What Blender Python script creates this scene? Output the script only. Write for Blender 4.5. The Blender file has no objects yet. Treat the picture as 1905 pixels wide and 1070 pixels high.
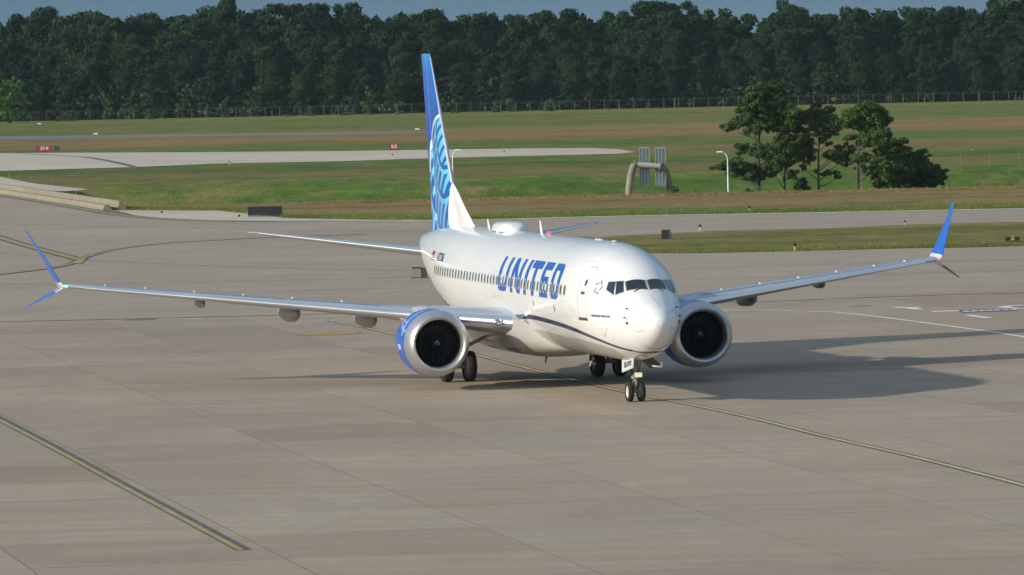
import bpy, bmesh, math, random
import numpy as np
from mathutils import Vector, Matrix
R = math.radians
random.seed(7); rng = np.random.default_rng(7)
scene = bpy.context.scene
col = scene.collection

# ------------------------------------------------------------------ camera, sky, sun, exposure
CAM_H = 12.0408; PITCH = R(-2.30622634); ROLL = R(-1.2715085); FPX = 10792.67; PW, PH = 1905.0, 1070.0
_f = Vector((0, math.cos(PITCH), math.sin(PITCH))); _r = Vector((1, 0, 0)); _u = _r.cross(_f)
CR = _r*math.cos(ROLL)+_u*math.sin(ROLL); CU = -_r*math.sin(ROLL)+_u*math.cos(ROLL)
cd = bpy.data.cameras.new('camera'); cam = bpy.data.objects.new('camera', cd); col.objects.link(cam)
cam.matrix_world = Matrix(((CR.x, CU.x, -_f.x, 0), (CR.y, CU.y, -_f.y, 0), (CR.z, CU.z, -_f.z, CAM_H), (0, 0, 0, 1)))
cd.sensor_width = 36; cd.lens = FPX*36/PW; cd.clip_start = 1; cd.clip_end = 9000
scene.camera = cam

SUN_EL = R(20.9); SHADOW_AZ = R(24.7)          # shadows run right and away in the world
sun_dir = Vector((-math.cos(SHADOW_AZ)*math.cos(SUN_EL), -math.sin(SHADOW_AZ)*math.cos(SUN_EL), math.sin(SUN_EL)))
w = bpy.data.worlds.new('World'); scene.world = w; w.use_nodes = True
nt = w.node_tree; nt.nodes.clear()
wo = nt.nodes.new('ShaderNodeOutputWorld'); bg = nt.nodes.new('ShaderNodeBackground')
sky = nt.nodes.new('ShaderNodeTexSky'); sky.sky_type = 'NISHITA'; sky.sun_disc = False
sky.sun_elevation = SUN_EL; sky.sun_rotation = math.atan2(sun_dir.x, sun_dir.y)
sky.air_density = 1.0; sky.dust_density = 0.6; sky.ozone_density = 1.5
bg.inputs['Strength'].default_value = 0.15
# a dull blue-grey rain-cloud layer lies over the low sky all round, thinning out towards the zenith
tc = nt.nodes.new('ShaderNodeTexCoord'); sx = nt.nodes.new('ShaderNodeSeparateXYZ')
mr = nt.nodes.new('ShaderNodeMapRange'); mr.interpolation_type = 'SMOOTHSTEP'
mr.inputs['From Min'].default_value = 0.10; mr.inputs['From Max'].default_value = 0.62
mr.inputs['To Min'].default_value = 1.0; mr.inputs['To Max'].default_value = 0.15
cn = nt.nodes.new('ShaderNodeTexNoise'); cn.inputs['Scale'].default_value = 3.0; cn.inputs['Detail'].default_value = 6
cm = nt.nodes.new('ShaderNodeMapping'); cm.inputs['Scale'].default_value = (1, 1, 4)
cr = nt.nodes.new('ShaderNodeValToRGB')
cr.color_ramp.elements[0].position = 0.3; cr.color_ramp.elements[0].color = (.66, 1.18, 1.72, 1)
cr.color_ramp.elements[1].position = 0.75; cr.color_ramp.elements[1].color = (.82, 1.38, 1.92, 1)
mx = nt.nodes.new('ShaderNodeMix'); mx.data_type = 'RGBA'
L = nt.links.new
L(tc.outputs['Generated'], sx.inputs[0]); L(sx.outputs['Z'], mr.inputs['Value'])
L(tc.outputs['Generated'], cm.inputs[0]); L(cm.outputs[0], cn.inputs['Vector']); L(cn.outputs['Fac'], cr.inputs[0])
mz = nt.nodes.new('ShaderNodeMapRange'); mz.interpolation_type = 'SMOOTHSTEP'; mz.inputs['From Min'].default_value = -.75; mz.inputs['From Max'].default_value = .45
mm = nt.nodes.new('ShaderNodeMath'); mm.operation = 'MULTIPLY'; L(sx.outputs['Y'], mz.inputs['Value']); L(mz.outputs[0], mm.inputs[0]); L(mr.outputs[0], mm.inputs[1])
L(mm.outputs[0], mx.inputs['Factor']); L(sky.outputs[0], mx.inputs['A']); L(cr.outputs[0], mx.inputs['B'])
hz_ = nt.nodes.new('ShaderNodeMapRange'); hz_.interpolation_type = 'SMOOTHSTEP'; hz_.inputs['From Min'].default_value = .08; hz_.inputs['From Max'].default_value = .5; hz_.inputs['To Max'].default_value = .55
L(sx.outputs['Z'], hz_.inputs['Value'])
m2 = nt.nodes.new('ShaderNodeMix'); m2.data_type = 'RGBA'; m2.inputs['B'].default_value = (2.3, 3.0, 3.9, 1)   # unseen pale layer overhead, added to lighten reflections and fill the shadows
L(hz_.outputs[0], m2.inputs['Factor']); L(mx.outputs['Result'], m2.inputs['A']); L(m2.outputs['Result'], bg.inputs['Color']); L(bg.outputs[0], wo.inputs[0])

sl = bpy.data.lights.new('sun', 'SUN'); sl.energy = 4.2; sl.angle = R(1.0); sl.color = (1.0, 0.92, 0.79)
so = bpy.data.objects.new('sun', sl); col.objects.link(so); so.rotation_euler = sun_dir.to_track_quat('Z', 'Y').to_euler()
so.location = (0, 0, 80)
scene.view_settings.view_transform = 'Standard'; scene.view_settings.look = 'None'
scene.view_settings.exposure = 0.04; scene.view_settings.gamma = 1; scene.view_settings.use_curve_mapping = False
scene.render.resolution_x = 1024; scene.render.resolution_y = 575

# ------------------------------------------------------------------ helpers
def at(x, y, z=0.0):
    d = _f*FPX + CR*(x-PW/2) - CU*(y-PH/2)
    t = (z-CAM_H)/d.z
    return Vector((d.x*t, d.y*t, z))
def atY(x, y, Y):
    d = _f*FPX + CR*(x-PW/2) - CU*(y-PH/2); t = Y/d.y
    return Vector((d.x*t, Y, CAM_H+d.z*t))
def tag(o, label=None, cat=None, group=None, kind=None):
    if label: o['label'] = label
    if cat: o['category'] = cat
    if group: o['group'] = group
    if kind: o['kind'] = kind
    return o
def empty(name, loc=(0, 0, 0), rz=0, **k):
    o = bpy.data.objects.new(name, None); col.objects.link(o); o.location = loc; o.rotation_euler = (0, 0, rz)
    o.empty_display_size = 0.5
    return tag(o, **k)
def link(name, me, parent=None, loc=None):
    o = bpy.data.objects.new(name, me); col.objects.link(o)
    if parent: o.parent = parent
    if loc is not None: o.location = loc
    return o
class MB:
    def __init__(s): s.v = []; s.f = []; s.mi = []
    def add(s, vs, fs, mi=0):
        n = len(s.v); s.v += [tuple(p) for p in vs]; s.f += [tuple(i+n for i in f) for f in fs]; s.mi += [mi]*len(fs); return s
    def box(s, c, d, rot=None, mi=0, taper=1.0):
        c = Vector(c); vs = []
        for i in range(8):
            t = taper if i & 4 else 1
            p = Vector(((i & 1)*2-1, ((i >> 1) & 1)*2-1, ((i >> 2) & 1)*2-1))
            p = Vector((p.x*d[0]/2*t, p.y*d[1]/2*t, p.z*d[2]/2))
            if rot: p = rot @ p
            vs.append(c+p)
        return s.add(vs, [(0, 2, 3, 1), (4, 5, 7, 6), (0, 1, 5, 4), (2, 6, 7, 3), (0, 4, 6, 2), (1, 3, 7, 5)], mi)
    def tube(s, pts, rad, n=8, mi=0, cap=True):
        pts = [Vector(p) for p in pts]
        if not hasattr(rad, '__len__'): rad = [rad]*len(pts)
        vs = []; fs = []; x = None
        for i, p in enumerate(pts):
            a = pts[max(i-1, 0)]; b = pts[min(i+1, len(pts)-1)]; d = (b-a).normalized()
            if x is None: x = d.cross(Vector((0, 0, 1)) if abs(d.z) < .9 else Vector((1, 0, 0)))
            else: x = x-d*x.dot(d)
            x.normalize(); y = x.cross(d)
            for k in range(n):
                t = 2*math.pi*k/n; vs.append(p+x*(math.cos(t)*rad[i])+y*(math.sin(t)*rad[i]))
        for i in range(len(pts)-1):
            for k in range(n): fs.append((i*n+k, i*n+(k+1) % n, (i+1)*n+(k+1) % n, (i+1)*n+k))
        if cap: fs += [tuple(range(n-1, -1, -1)), tuple(range((len(pts)-1)*n, len(pts)*n))]
        return s.add(vs, fs, mi)
    def lathe(s, prof, c, axis='X', n=32, mi=0, sz=1.0, closed=False):
        # prof: list of (along axis, radius); axis X or Y or Z
        c = Vector(c); vs = []; fs = []
        for a, r in prof:
            for k in range(n):
                t = 2*math.pi*k/n; p, q = r*math.cos(t), r*math.sin(t)
                if axis == 'X': v = Vector((a, p, q*sz))
                elif axis == 'Y': v = Vector((p, a, q*sz))
                else: v = Vector((p, q, a))
                vs.append(c+v)
        m = len(prof)
        for i in range(m-1 if not closed else m):
            j = (i+1) % m
            for k in range(n): fs.append((i*n+k, i*n+(k+1) % n, j*n+(k+1) % n, j*n+k))
        return s.add(vs, fs, mi)
    def mesh(s, name, mats, smooth=None):
        me = bpy.data.meshes.new(name); me.from_pydata([tuple(p) for p in s.v], [], s.f)
        for m in (mats if isinstance(mats, (list, tuple)) else [mats]):
            if m: me.materials.append(m)
        if any(s.mi): me.polygons.foreach_set('material_index', s.mi)
        bm = bmesh.new(); bm.from_mesh(me); bmesh.ops.remove_doubles(bm, verts=bm.verts, dist=1e-5)
        bmesh.ops.recalc_face_normals(bm, faces=bm.faces); bm.to_mesh(me); bm.free()
        if smooth:
            me.shade_smooth(); me.set_sharp_from_angle(angle=R(smooth))
        return me
    def build(s, name, mats, parent=None, smooth=None, loc=None):
        return link(name, s.mesh(name, mats, smooth), parent, loc)
def flat_mesh(name, vs, fs, mat, parent=None):
    """open sheet, keeps winding as given"""
    me = bpy.data.meshes.new(name); me.from_pydata([tuple(p) for p in vs], [], fs); me.materials.append(mat)
    return link(name, me, parent)
def poly_sheet(name, pts, z, mat, parent=None):
    pts = [Vector((p[0], p[1], z)) for p in pts]
    bm = bmesh.new(); vs = [bm.verts.new(p) for p in pts]; f = bm.faces.new(vs); f.normal_update()
    if f.normal.z < 0: f.normal_flip()
    bmesh.ops.triangulate(bm, faces=[f]); me = bpy.data.meshes.new(name); bm.to_mesh(me); bm.free(); me.materials.append(mat)
    return link(name, me, parent)
def smooth_path(pts, step=2.0):
    """Catmull-Rom through 2-D world points"""
    pts = [Vector((p[0], p[1], 0)) for p in pts]; out = []
    for i in range(len(pts)-1):
        p0 = pts[max(i-1, 0)]; p1 = pts[i]; p2 = pts[i+1]; p3 = pts[min(i+2, len(pts)-1)]
        n = max(1, int((p2-p1).length/step))
        for k in range(n):
            t = k/n
            out.append(.5*((2*p1)+(-p0+p2)*t+(2*p0-5*p1+4*p2-p3)*t*t+(-p0+3*p1-3*p2+p3)*t**3))
    out.append(pts[-1]); return out
def strip(name, pts, width, z, mat, parent=None, off=0.0, smooth=True, step=2.0):
    pts = smooth_path(pts, step) if smooth else [Vector((p[0], p[1], 0)) for p in pts]
    vs = []; fs = []
    for i, p in enumerate(pts):
        d = (pts[min(i+1, len(pts)-1)]-pts[max(i-1, 0)]).normalized(); n = Vector((-d.y, d.x, 0))
        wv = width[i*(len(width)-1)//max(1, len(pts)-1)] if hasattr(width, '__len__') else width
        a = p+n*(off+wv/2); b = p+n*(off-wv/2)
        vs += [(a.x, a.y, z), (b.x, b.y, z)]
        if i: fs.append((2*i-2, 2*i-1, 2*i+1, 2*i))
    return flat_mesh(name, vs, fs, mat, parent)

# ---- materials
def new_mat(name):
    m = bpy.data.materials.new(name); m.use_nodes = True
    b = m.node_tree.nodes['Principled BSDF']; return m, m.node_tree, b
def ramp(t, stops, fac, interp='LINEAR'):
    r = t.nodes.new('ShaderNodeValToRGB'); e = r.color_ramp.elements; r.color_ramp.interpolation = interp
    while len(e) > 1: e.remove(e[-1])
    e[0].position = stops[0][0]; e[0].color = (*stops[0][1], 1)
    for p, c in stops[1:]:
        n = e.new(p); n.color = (*c, 1)
    t.links.new(fac, r.inputs[0]); return r.outputs[0]
def noise(t, scale, detail=4, vec=None, rough=.55, dist=0.0):
    n = t.nodes.new('ShaderNodeTexNoise'); n.inputs['Scale'].default_value = scale; n.inputs['Detail'].default_value = detail
    n.inputs['Roughness'].default_value = rough; n.inputs['Distortion'].default_value = dist
    if vec: t.links.new(vec, n.inputs['Vector'])
    return n.outputs['Fac']
def M(t, op, a, b=None, c=None, clamp=False):
    n = t.nodes.new('ShaderNodeMath'); n.operation = op; n.use_clamp = clamp
    for i, v in enumerate((a, b, c)):
        if v is None: continue
        if isinstance(v, (int, float)): n.inputs[i].default_value = v
        else: t.links.new(v, n.inputs[i])
    return n.outputs[0]
def mixc(t, fac, a, b, mode='MIX'):
    n = t.nodes.new('ShaderNodeMix'); n.data_type = 'RGBA'; n.blend_type = mode
    for i, v in zip(('Factor', 'A', 'B'), (fac, a, b)):
        if isinstance(v, (int, float)): n.inputs[i].default_value = v
        elif isinstance(v, tuple): n.inputs[i].default_value = (*v, 1)
        else: t.links.new(v, n.inputs[i])
    return n.outputs['Result']
def geo_pos(t): return t.nodes.new('ShaderNodeNewGeometry').outputs['Position']
def obj_co(t): return t.nodes.new('ShaderNodeTexCoord').outputs['Object']
def mapping(t, vec, scale=(1, 1, 1), rot=(0, 0, 0), loc=(0, 0, 0)):
    n = t.nodes.new('ShaderNodeMapping'); n.inputs['Scale'].default_value = scale; n.inputs['Rotation'].default_value = rot
    n.inputs['Location'].default_value = loc; t.links.new(vec, n.inputs[0]); return n.outputs[0]
def bump(t, b, h, strength=.3, dist=.02):
    n = t.nodes.new('ShaderNodeBump'); n.inputs['Strength'].default_value = strength; n.inputs['Distance'].default_value = dist
    t.links.new(h, n.inputs['Height']); t.links.new(n.outputs[0], b.inputs['Normal'])
def simple(name, c, rough=.5, metal=0.0, coat=0.0, var=.12, scale=3.0, spec=.5):
    m, t, b = new_mat(name)
    n = noise(t, scale, 5, obj_co(t))
    lo = tuple(x*(1-var) for x in c); hi = tuple(min(1, x*(1+var)) for x in c)
    t.links.new(ramp(t, [(.3, lo), (.7, hi)], n), b.inputs['Base Color'])
    b.inputs['Roughness'].default_value = rough; b.inputs['Metallic'].default_value = metal
    b.inputs['Coat Weight'].default_value = coat; b.inputs['Coat Roughness'].default_value = .06
    b.inputs['Specular IOR Level'].default_value = spec
    return m
def emis(name, c, s):
    m, t, b = new_mat(name); b.inputs['Base Color'].default_value = (*c, 1)
    b.inputs['Emission Color'].default_value = (*c, 1); b.inputs['Emission Strength'].default_value = s; return m

GRID_ANG = R(-78.7)                                # direction of the long slab joints
def concrete(name, base, per_object=False, pink=.5):
    m, t, b = new_mat(name); P = geo_pos(t)
    big = noise(t, .045, 5, P, .6); mid = noise(t, .35, 6, P, .65, .4); fine = noise(t, 9, 4, P, .7)
    Q = mapping(t, P, (1.6, .10, 1), (0, 0, -R(-78.7)-math.pi/2+math.pi/2))
    # sweeping marks across the traffic direction
    S = mapping(t, P, (.05, 1.1, 1), (0, 0, R(-8))); streak = noise(t, 1.0, 5, S, .6)
    S2 = mapping(t, P, (.9, .05, 1), (0, 0, R(11.3))); lane = noise(t, 1.0, 4, S2, .55)
    c0 = ramp(t, [(.30, tuple(x*.86 for x in base)), (.52, base), (.72, tuple(x*1.13 for x in base))], big)
    c1 = mixc(t, M(t, 'MULTIPLY', ramp(t, [(.42, (0, 0, 0)), (.66, (1, 1, 1))], mid), .45), c0, (base[0]*1.16, base[1]*1.04, base[2]*.95))
    pk = noise(t, .11, 5, P, .6, .8); c1 = mixc(t, ramp(t, [(.50, (0,)*3), (.66, (.45,)*3)], pk), c1, (base[0]*.98, base[1]*.88, base[2]*.84))
    wp_ = noise(t, .16, 7, mapping(t, P, (1, .55, 1), (0, 0, R(11.3))), .7, 1.6); c1 = mixc(t, ramp(t, [(.54, (0,)*3), (.66, (.55,)*3)], wp_), c1, (base[0]*1.22, base[1]*1.22, base[2]*1.20)); c1 = mixc(t, ramp(t, [(.32, (.5,)*3), (.44, (0,)*3)], wp_), c1, (base[0]*.82, base[1]*.79, base[2]*.77))
    ol = noise(t, .6, 3, P, .5); c1 = mixc(t, ramp(t, [(.72, (0,)*3), (.80, (.22,)*3)], ol), c1, (base[0]*.6, base[1]*.58, base[2]*.56))
    c2 = mixc(t, ramp(t, [(.33, (.38,)*3), (.56, (0,)*3)], streak), c1, (base[0]*.76, base[1]*.74, base[2]*.73))
    c3 = mixc(t, ramp(t, [(.58, (0,)*3), (.80, (.4,)*3)], streak), c2, (base[0]*1.25, base[1]*1.25, base[2]*1.22))
    c4 = mixc(t, ramp(t, [(.58, (0,)*3), (.78, (.18,)*3)], lane), c3, (base[0]*.66, base[1]*.62, base[2]*.60))
    c5 = mixc(t, 1.0, c4, ramp(t, [(.25, (.86,)*3), (.75, (1.12,)*3)], fine), 'MULTIPLY')
    if per_object:
        oi = t.nodes.new('ShaderNodeObjectInfo').outputs['Random']
        tint = ramp(t, [(0, (.90, .86, .83)), (.2, (.96, .93, .91)), (.35, (1, .99, .97)), (.7, (1.03, 1.03, 1.02)), (.88, (1.08, 1.10, 1.09)), (1, (.92, .95, 1.0))], oi)
        c5 = mixc(t, .8, c5, tint, 'MULTIPLY')
    t.links.new(c5, b.inputs['Base Color']); b.inputs['Roughness'].default_value = .82
    b.inputs['Specular IOR Level'].default_value = .35
    bump(t, b, fine, .25, .01)
    return m
mat_slab = concrete('apron_concrete', (.350, .286, .214), True)
mat_taxi = concrete('taxiway_concrete', (.346, .290, .224))
mat_pale = concrete('pale_concrete', (.52, .46, .37))
mat_joint = simple('joint_sealant', (.085, .078, .07), .9)
mat_asphalt = simple('road_asphalt', (.17, .165, .16), .9, scale=.05)
def paint(name, c, wear=.35, scale=2.5):
    m, t, b = new_mat(name); P = geo_pos(t); n = noise(t, scale, 7, P, .7); n2 = noise(t, .5, 4, P)
    f = M(t, 'MULTIPLY', ramp(t, [(.45, (0,)*3), (.72, (1,)*3)], n), wear)
    cc = mixc(t, f, c, (.36, .32, .27)); cc = mixc(t, 1.0, cc, ramp(t, [(.3, (.8,)*3), (.7, (1.1,)*3)], n2), 'MULTIPLY')
    t.links.new(cc, b.inputs['Base Color']); b.inputs['Roughness'].default_value = .7; return m
mat_yellow = paint('yellow_line_paint', (.62, .50, .19), .2); mat_black = paint('black_line_paint', (.085, .078, .07), .5)
mat_dullyellow = paint('dull_yellow_paint', (.38, .31, .10), .3); mat_oldyellow = paint('worn_yellow_paint', (.40, .28, .07), .3)
mat_whiteline = paint('white_line_paint', (.78, .77, .72), .3); mat_red = paint('dull_red_paint', (.22, .12, .115), .4)
mat_navyline = paint('dark_blue_paint', (.06, .08, .13), .4)

# ------------------------------------------------------------------ ground with the sunken road
def ground_z(Y, X=0):
    if 486 < Y < 573:
        if Y < 505: k = (Y-486)/19; return -4.5*k*k*(3-2*k)
        if Y < 548: return -4.5
        k = (573-Y)/25; return -4.5*k*k*(3-2*k)
    return 0.0
def grass_mat():
    m, t, b = new_mat('grass'); P = geo_pos(t); s = t.nodes.new('ShaderNodeSeparateXYZ'); t.links.new(P, s.inputs[0])
    warp = noise(t, .012, 4, P); warp2 = noise(t, .06, 4, P); fine = noise(t, .5, 6, P, .7); vf = noise(t, 4, 4, P, .7)
    Yw = M(t, 'ADD', s.outputs['Y'], M(t, 'MULTIPLY', M(t, 'SUBTRACT', warp, .5), 70))
    Yw = M(t, 'ADD', Yw, M(t, 'MULTIPLY', M(t, 'SUBTRACT', warp2, .5), 26))
    f = M(t, 'DIVIDE', M(t, 'SUBTRACT', Yw, 300), 1100)
    G = (.090, .162, .025); DG = (.062, .114, .022); TAN = (.265, .190, .080); RED = (.255, .150, .068); OL = (.165, .155, .046); YG = (.185, .180, .054)
    st = [(300, YG), (376, OL), (388, TAN), (400, RED), (410, TAN), (420, OL), (426, G), (434, OL), (446, TAN), (464, RED), (480, TAN), (492, YG), (505, DG), (556, DG), (572, G), (590, OL), (612, OL), (640, DG), (668, G), (692, OL), (722, RED), (748, G), (800, G), (832, RED), (868, TAN), (890, RED), (930, TAN), (965, OL), (1010, G), (1080, OL), (1130, G), (1180, YG)]
    c = ramp(t, [((y-300)/1100, k) for y, k in st], f)
    # tan dry patches, dark tufts
    dry = noise(t, .05, 6, mapping(t, P, (1, 1.3, 1)), .65)
    c = mixc(t, ramp(t, [(.48, (0,)*3), (.70, (.6,)*3)], dry), c, TAN)
    c = mixc(t, ramp(t, [(.36, (.55,)*3), (.48, (0,)*3)], dry), c, DG)
    fl = noise(t, .16, 6, P, .72); c = mixc(t, ramp(t, [(.50, (0,)*3), (.64, (.65,)*3)], fl), c, TAN); c = mixc(t, ramp(t, [(.36, (.55,)*3), (.46, (0,)*3)], fl), c, (.075, .12, .026))
    c = mixc(t, 1.0, c, ramp(t, [(.25, (.62,)*3), (.75, (1.35,)*3)], fine), 'MULTIPLY')
    c = mixc(t, 1.0, c, ramp(t, [(.2, (.7,)*3), (.8, (1.25,)*3)], vf), 'MULTIPLY')
    t.links.new(c, b.inputs['Base Color']); b.inputs['Roughness'].default_value = .95; b.inputs['Specular IOR Level'].default_value = .1
    bump(t, b, fine, .8, .35); return m
mat_grass = grass_mat()
ys = [-600, -100, 60, 200, 300] + list(range(340, 486, 12)) + list(np.arange(486, 575, 2.2)) + [580, 600] + list(range(630, 1300, 30)) + [1500, 2000, 3000, 5000]
xs = list(np.linspace(-3000, -160, 8)) + list(np.arange(-150, 151, 5.0)) + list(np.linspace(160, 3000, 8))
vs = []; fs = []
for j, y in enumerate(ys):
    for x in xs:
        z = ground_z(y) if abs(x) < 1500 else 0
        if 340 < y < 1250: z += .006*math.sin(x*.11+y*.07)*math.sin(y*.043) + (random.uniform(-.16, .16) if y > 505 and y < 572 else 0)
        vs.append((x, y, z-.03))
n = len(xs)
for j in range(len(ys)-1):
    for i in range(n-1): fs.append((j*n+i, j*n+i+1, (j+1)*n+i+1, (j+1)*n+i))
g = flat_mesh('ground', vs, fs, mat_grass); g.data.shade_smooth()
tag(g, 'mown airfield grass in green and tan bands crossing behind the pavements', kind='structure')

# ------------------------------------------------------------------ pavements
T = Vector((-math.cos(GRID_ANG), -math.sin(GRID_ANG), 0)); N = Vector((T.y, -T.x, 0))    # T away from camera, N to the right
def NT(nn, tt): return N*nn + T*tt
T_END = 269.5
base = poly_sheet('apron', [NT(-400, -200), NT(400, -200), NT(400, T_END), NT(-400, T_END)], -.022, mat_joint)
tag(base, 'pale brown concrete apron of large square slabs', kind='structure')
SW, SL = 6.2, 7.07; n0, t0 = 15.65, 173.3
slab_me = {}
def slab_mesh(k):
    if k not in slab_me:
        b = MB(); g_ = .009; c_ = .004; W2, L2 = SW/2-g_, SL/2-g_
        top = [(-W2+c_, -L2+c_), (W2-c_, -L2+c_), (W2-c_, L2-c_), (-W2+c_, L2-c_)]; low = [(-W2, -L2), (W2, -L2), (W2, L2), (-W2, L2)]
        b.add([(x, y, 0) for x, y in top]+[(x, y, -.006) for x, y in low]+[(x, y, -.045) for x, y in low],
              [(0, 1, 2, 3)]+[(i, 4+i, 4+(i+1) % 4, (i+1) % 4) for i in range(4)]+[(4+i, 8+i, 8+(i+1) % 4, 4+(i+1) % 4) for i in range(4)])
        me_ = b.mesh('slab', [mat_slab, mat_joint])
        for f in me_.polygons: f.material_index = 0 if f.normal.z > .98 else 1
        slab_me[k] = me_
    return slab_me[k]
cells = []
for i in range(-24, 25):
    for j in range(-14, 15):
        nn = n0+SW*(i+.5); tt = t0+SL*(j+.5)
        if tt+SL/2 > T_END+3.6: continue
        p = NT(nn, tt)
        cells.append((p, abs(p.x)-(.090*p.y), tt))
vis = [c for c in cells if c[1] < 4.5 and c[0].y > 118]
vis.sort(key=lambda c: c[0].y); vis = vis[:296]; ids = {id(c) for c in vis}
rot_s = math.atan2(T.y, T.x)-math.pi/2
for p, _, tt in vis:
    o = link('slab', slab_mesh(0), base, (p.x, p.y, random.uniform(-.0018, .0018))); o.rotation_euler = (0, 0, rot_s)
rest = MB(); proto = slab_mesh(0); RM = Matrix.Rotation(rot_s, 3, 'Z')
for c in cells:
    if id(c) in ids: continue
    rest.add([RM @ v.co + Vector((c[0].x, c[0].y, 0)) for v in proto.vertices], [tuple(f.vertices) for f in proto.polygons])
ro = rest.build('outer_slabs', [mat_taxi, mat_joint], base)
for f in ro.data.polygons: f.material_index = 0 if f.normal.z > .98 else 1
ro['kind'] = 'stuff'
# the taxilane pavement beyond, up to the grass edge
edge_px = [(0, 362), (100, 378), (210, 397), (300, 406.5), (400, 410.5), (520, 411.5), (700, 410.5), (880, 409), (1150, 402), (1500, 396), (1905, 388)]
edge = [at(*p) for p in edge_px]
jmax = max(c[2] for c in cells)+SL/2
e0 = at(-350, 318); e1 = at(2500, 377)
taxi = poly_sheet('taxiway', [NT(-110, jmax), NT(110, jmax), (230, 395), e1] + edge[::-1] + [e0, (-140, 380)], -.002, mat_taxi)
tag(taxi, 'grey brown concrete taxiway running along the grass edge behind the airliner', kind='structure')
# grass island between apron and the far taxiway strip
isl = [at(*p) for p in [(1085, 447), (1130, 440), (1220, 436.5), (1330, 430), (1500, 427), (1700, 418.5), (1905, 413), (2400, 404), (2400, 448), (1905, 458), (1700, 462), (1500, 467), (1300, 470.5), (1210, 471.5), (1150, 462), (1105, 454)]]
isle_p = smooth_path(isl+[isl[0]], 3.0)[:-1]
isle_p = [p+Vector((random.uniform(-.25, .25), random.uniform(-.6, .6), 0)) for p in isle_p]
mi = poly_sheet('grass_verge', isle_p, .03, mat_grass); tag(mi, 'narrow wedge of dry grass between the apron and the far taxiway strip', kind='structure')
# pale shoulder pad and the pale far taxiway
pad = poly_sheet('concrete_shoulder', [at(*p) for p in [(215, 391.5), (405, 392), (540, 406), (700, 409.5), (520, 411.3), (400, 410.3), (300, 406), (250, 400.5)]], .004, mat_pale)
tag(pad, 'pale concrete shoulder beside the black sign panel', kind='structure')
far_px_top = [(-300, 289), (0, 285), (400, 283), (640, 281), (850, 278), (1000, 276), (1100, 275.5), (1150, 277.5), (1182, 283)]
far_px_bot = [(1150, 286), (1050, 288.5), (900, 292), (750, 296), (640, 300), (400, 304.5), (250, 311), (0, 318), (-300, 325)]
ft = poly_sheet('far_taxiway', [at(*p) for p in far_px_top+far_px_bot], .0, mat_pale); tag(ft, 'pale concrete taxiway tapering out in the middle distance', kind='structure')
ap = poly_sheet('access_pavement', [at(*p) for p in [(-300, 318), (0, 329), (60, 341), (165, 352.5), (120, 356), (0, 352), (-300, 345)]], .006, mat_pale)
tag(ap, 'strip of pale pavement behind the low concrete wall', kind='structure')
rd = poly_sheet('road', [at(*p) for p in [(-300, 258), (0, 254), (300, 250.5), (640, 246.5), (800, 245), (800, 247.5), (640, 250.5), (300, 255), (0, 260), (-300, 264)]], .0, mat_asphalt)
tag(rd, 'narrow dark asphalt road crossing the distant field', kind='structure')
sr = flat_mesh('sunken_road', [(-400, 512, -4.56), (400, 512, -4.56), (400, 528, -4.56), (-400, 528, -4.56)], [(0, 1, 2, 3)], mat_asphalt); tag(sr, 'road lying below the grass edge', kind='structure')

# markings
def marking(name, label, px, wy, wb, mat=mat_yellow, z=.006, bmat=mat_black, boff=0.0, extra=None):
    pts = [at(*p) for p in px] + (extra or [])
    o = strip(name, pts, wy, z+.004, mat); tag(o, label, kind='structure')
    if wb: strip('black_border', pts, wb, z, bmat, o, off=boff)
    return o
marking('taxi_line', 'long black edged yellow taxi line passing under the nose wheels', [(614, 597), (680, 610), (745, 625), (870, 656), (960, 680), (1060, 705), (1184, 734), (1270, 750), (1400, 778), (1530, 811), (1700, 850), (1905, 903), (2100, 956)], .16, .42, z=.006)
marking('parking_line', 'short straight yellow line with dark edge ending at lower left', [(-160, 700), (0, 782), (110, 840), (225, 903), (340, 965), (449, 1024)], .17, .42, mat_dullyellow, z=.006, boff=.06)
marking('taxi_curve', 'thick yellow line entering from the left edge behind the wingtip', [(-100, 410), (0, 442), (60, 460), (110, 473), (150, 484)], [.5]*8, 1.1, mat_oldyellow)
marking('taxi_curve', 'thin worn yellow line curving right from the line junction', [(140, 487), (168, 476), (200, 467), (250, 459), (330, 451), (480, 443), (560, 440), (680, 436)], .26, .62, mat_oldyellow, z=.014)
marking('taxi_curve', 'thin worn yellow line curving left from the line junction', [(150, 484), (125, 493), (90, 500), (50, 505), (0, 511), (-100, 520)], .26, .62, mat_oldyellow, z=.022)
jn = poly_sheet('line_junction', [at(*p) for p in [(128, 479), (150, 481), (165, 476), (158, 484), (152, 491), (138, 491), (146, 485)]], .03, mat_oldyellow); tag(jn, 'yellow painted triangle where the taxi lines meet', kind='structure')
marking('edge_line', 'double brown edge line sweeping along the left pavement edge', [(-80, 349), (0, 363), (100, 379), (205, 397.5), (250, 403), (300, 407), (400, 411.2), (520, 412.2)], .5, 1.4, mat_oldyellow, z=.008)
marking('edge_line', 'thin white line along the far grass edge', [(440, 409.5), (520, 409.8), (700, 410.2), (880, 409.4), (1150, 402.4), (1500, 396.4), (1905, 388.4), (2200, 383)], 1.1, 0, mat_whiteline, z=.012)
marking('apron_boundary', 'broken black and white boundary line between apron and taxiway', [(-150, 601), (0, 599), (230, 594), (430, 589), (640, 584), (900, 578), (1200, 570), (1500, 558.5), (1700, 551), (1905, 545), (2100, 540)], .32, 0, mat_black, z=.008)
bl = bpy.data.objects['apron_boundary']
for a, b_ in [((300, 594.5), (380, 592.8)), ((1300, 567), (1480, 561.5)), ((1520, 559), (1590, 556.5)), ((1610, 556.3), (1700, 553)), ((1740, 551.6), (1850, 548.3))]:
    strip('white_dash', [at(*a), at(*b_)], .3, .012, mat_whiteline, bl)
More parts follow.
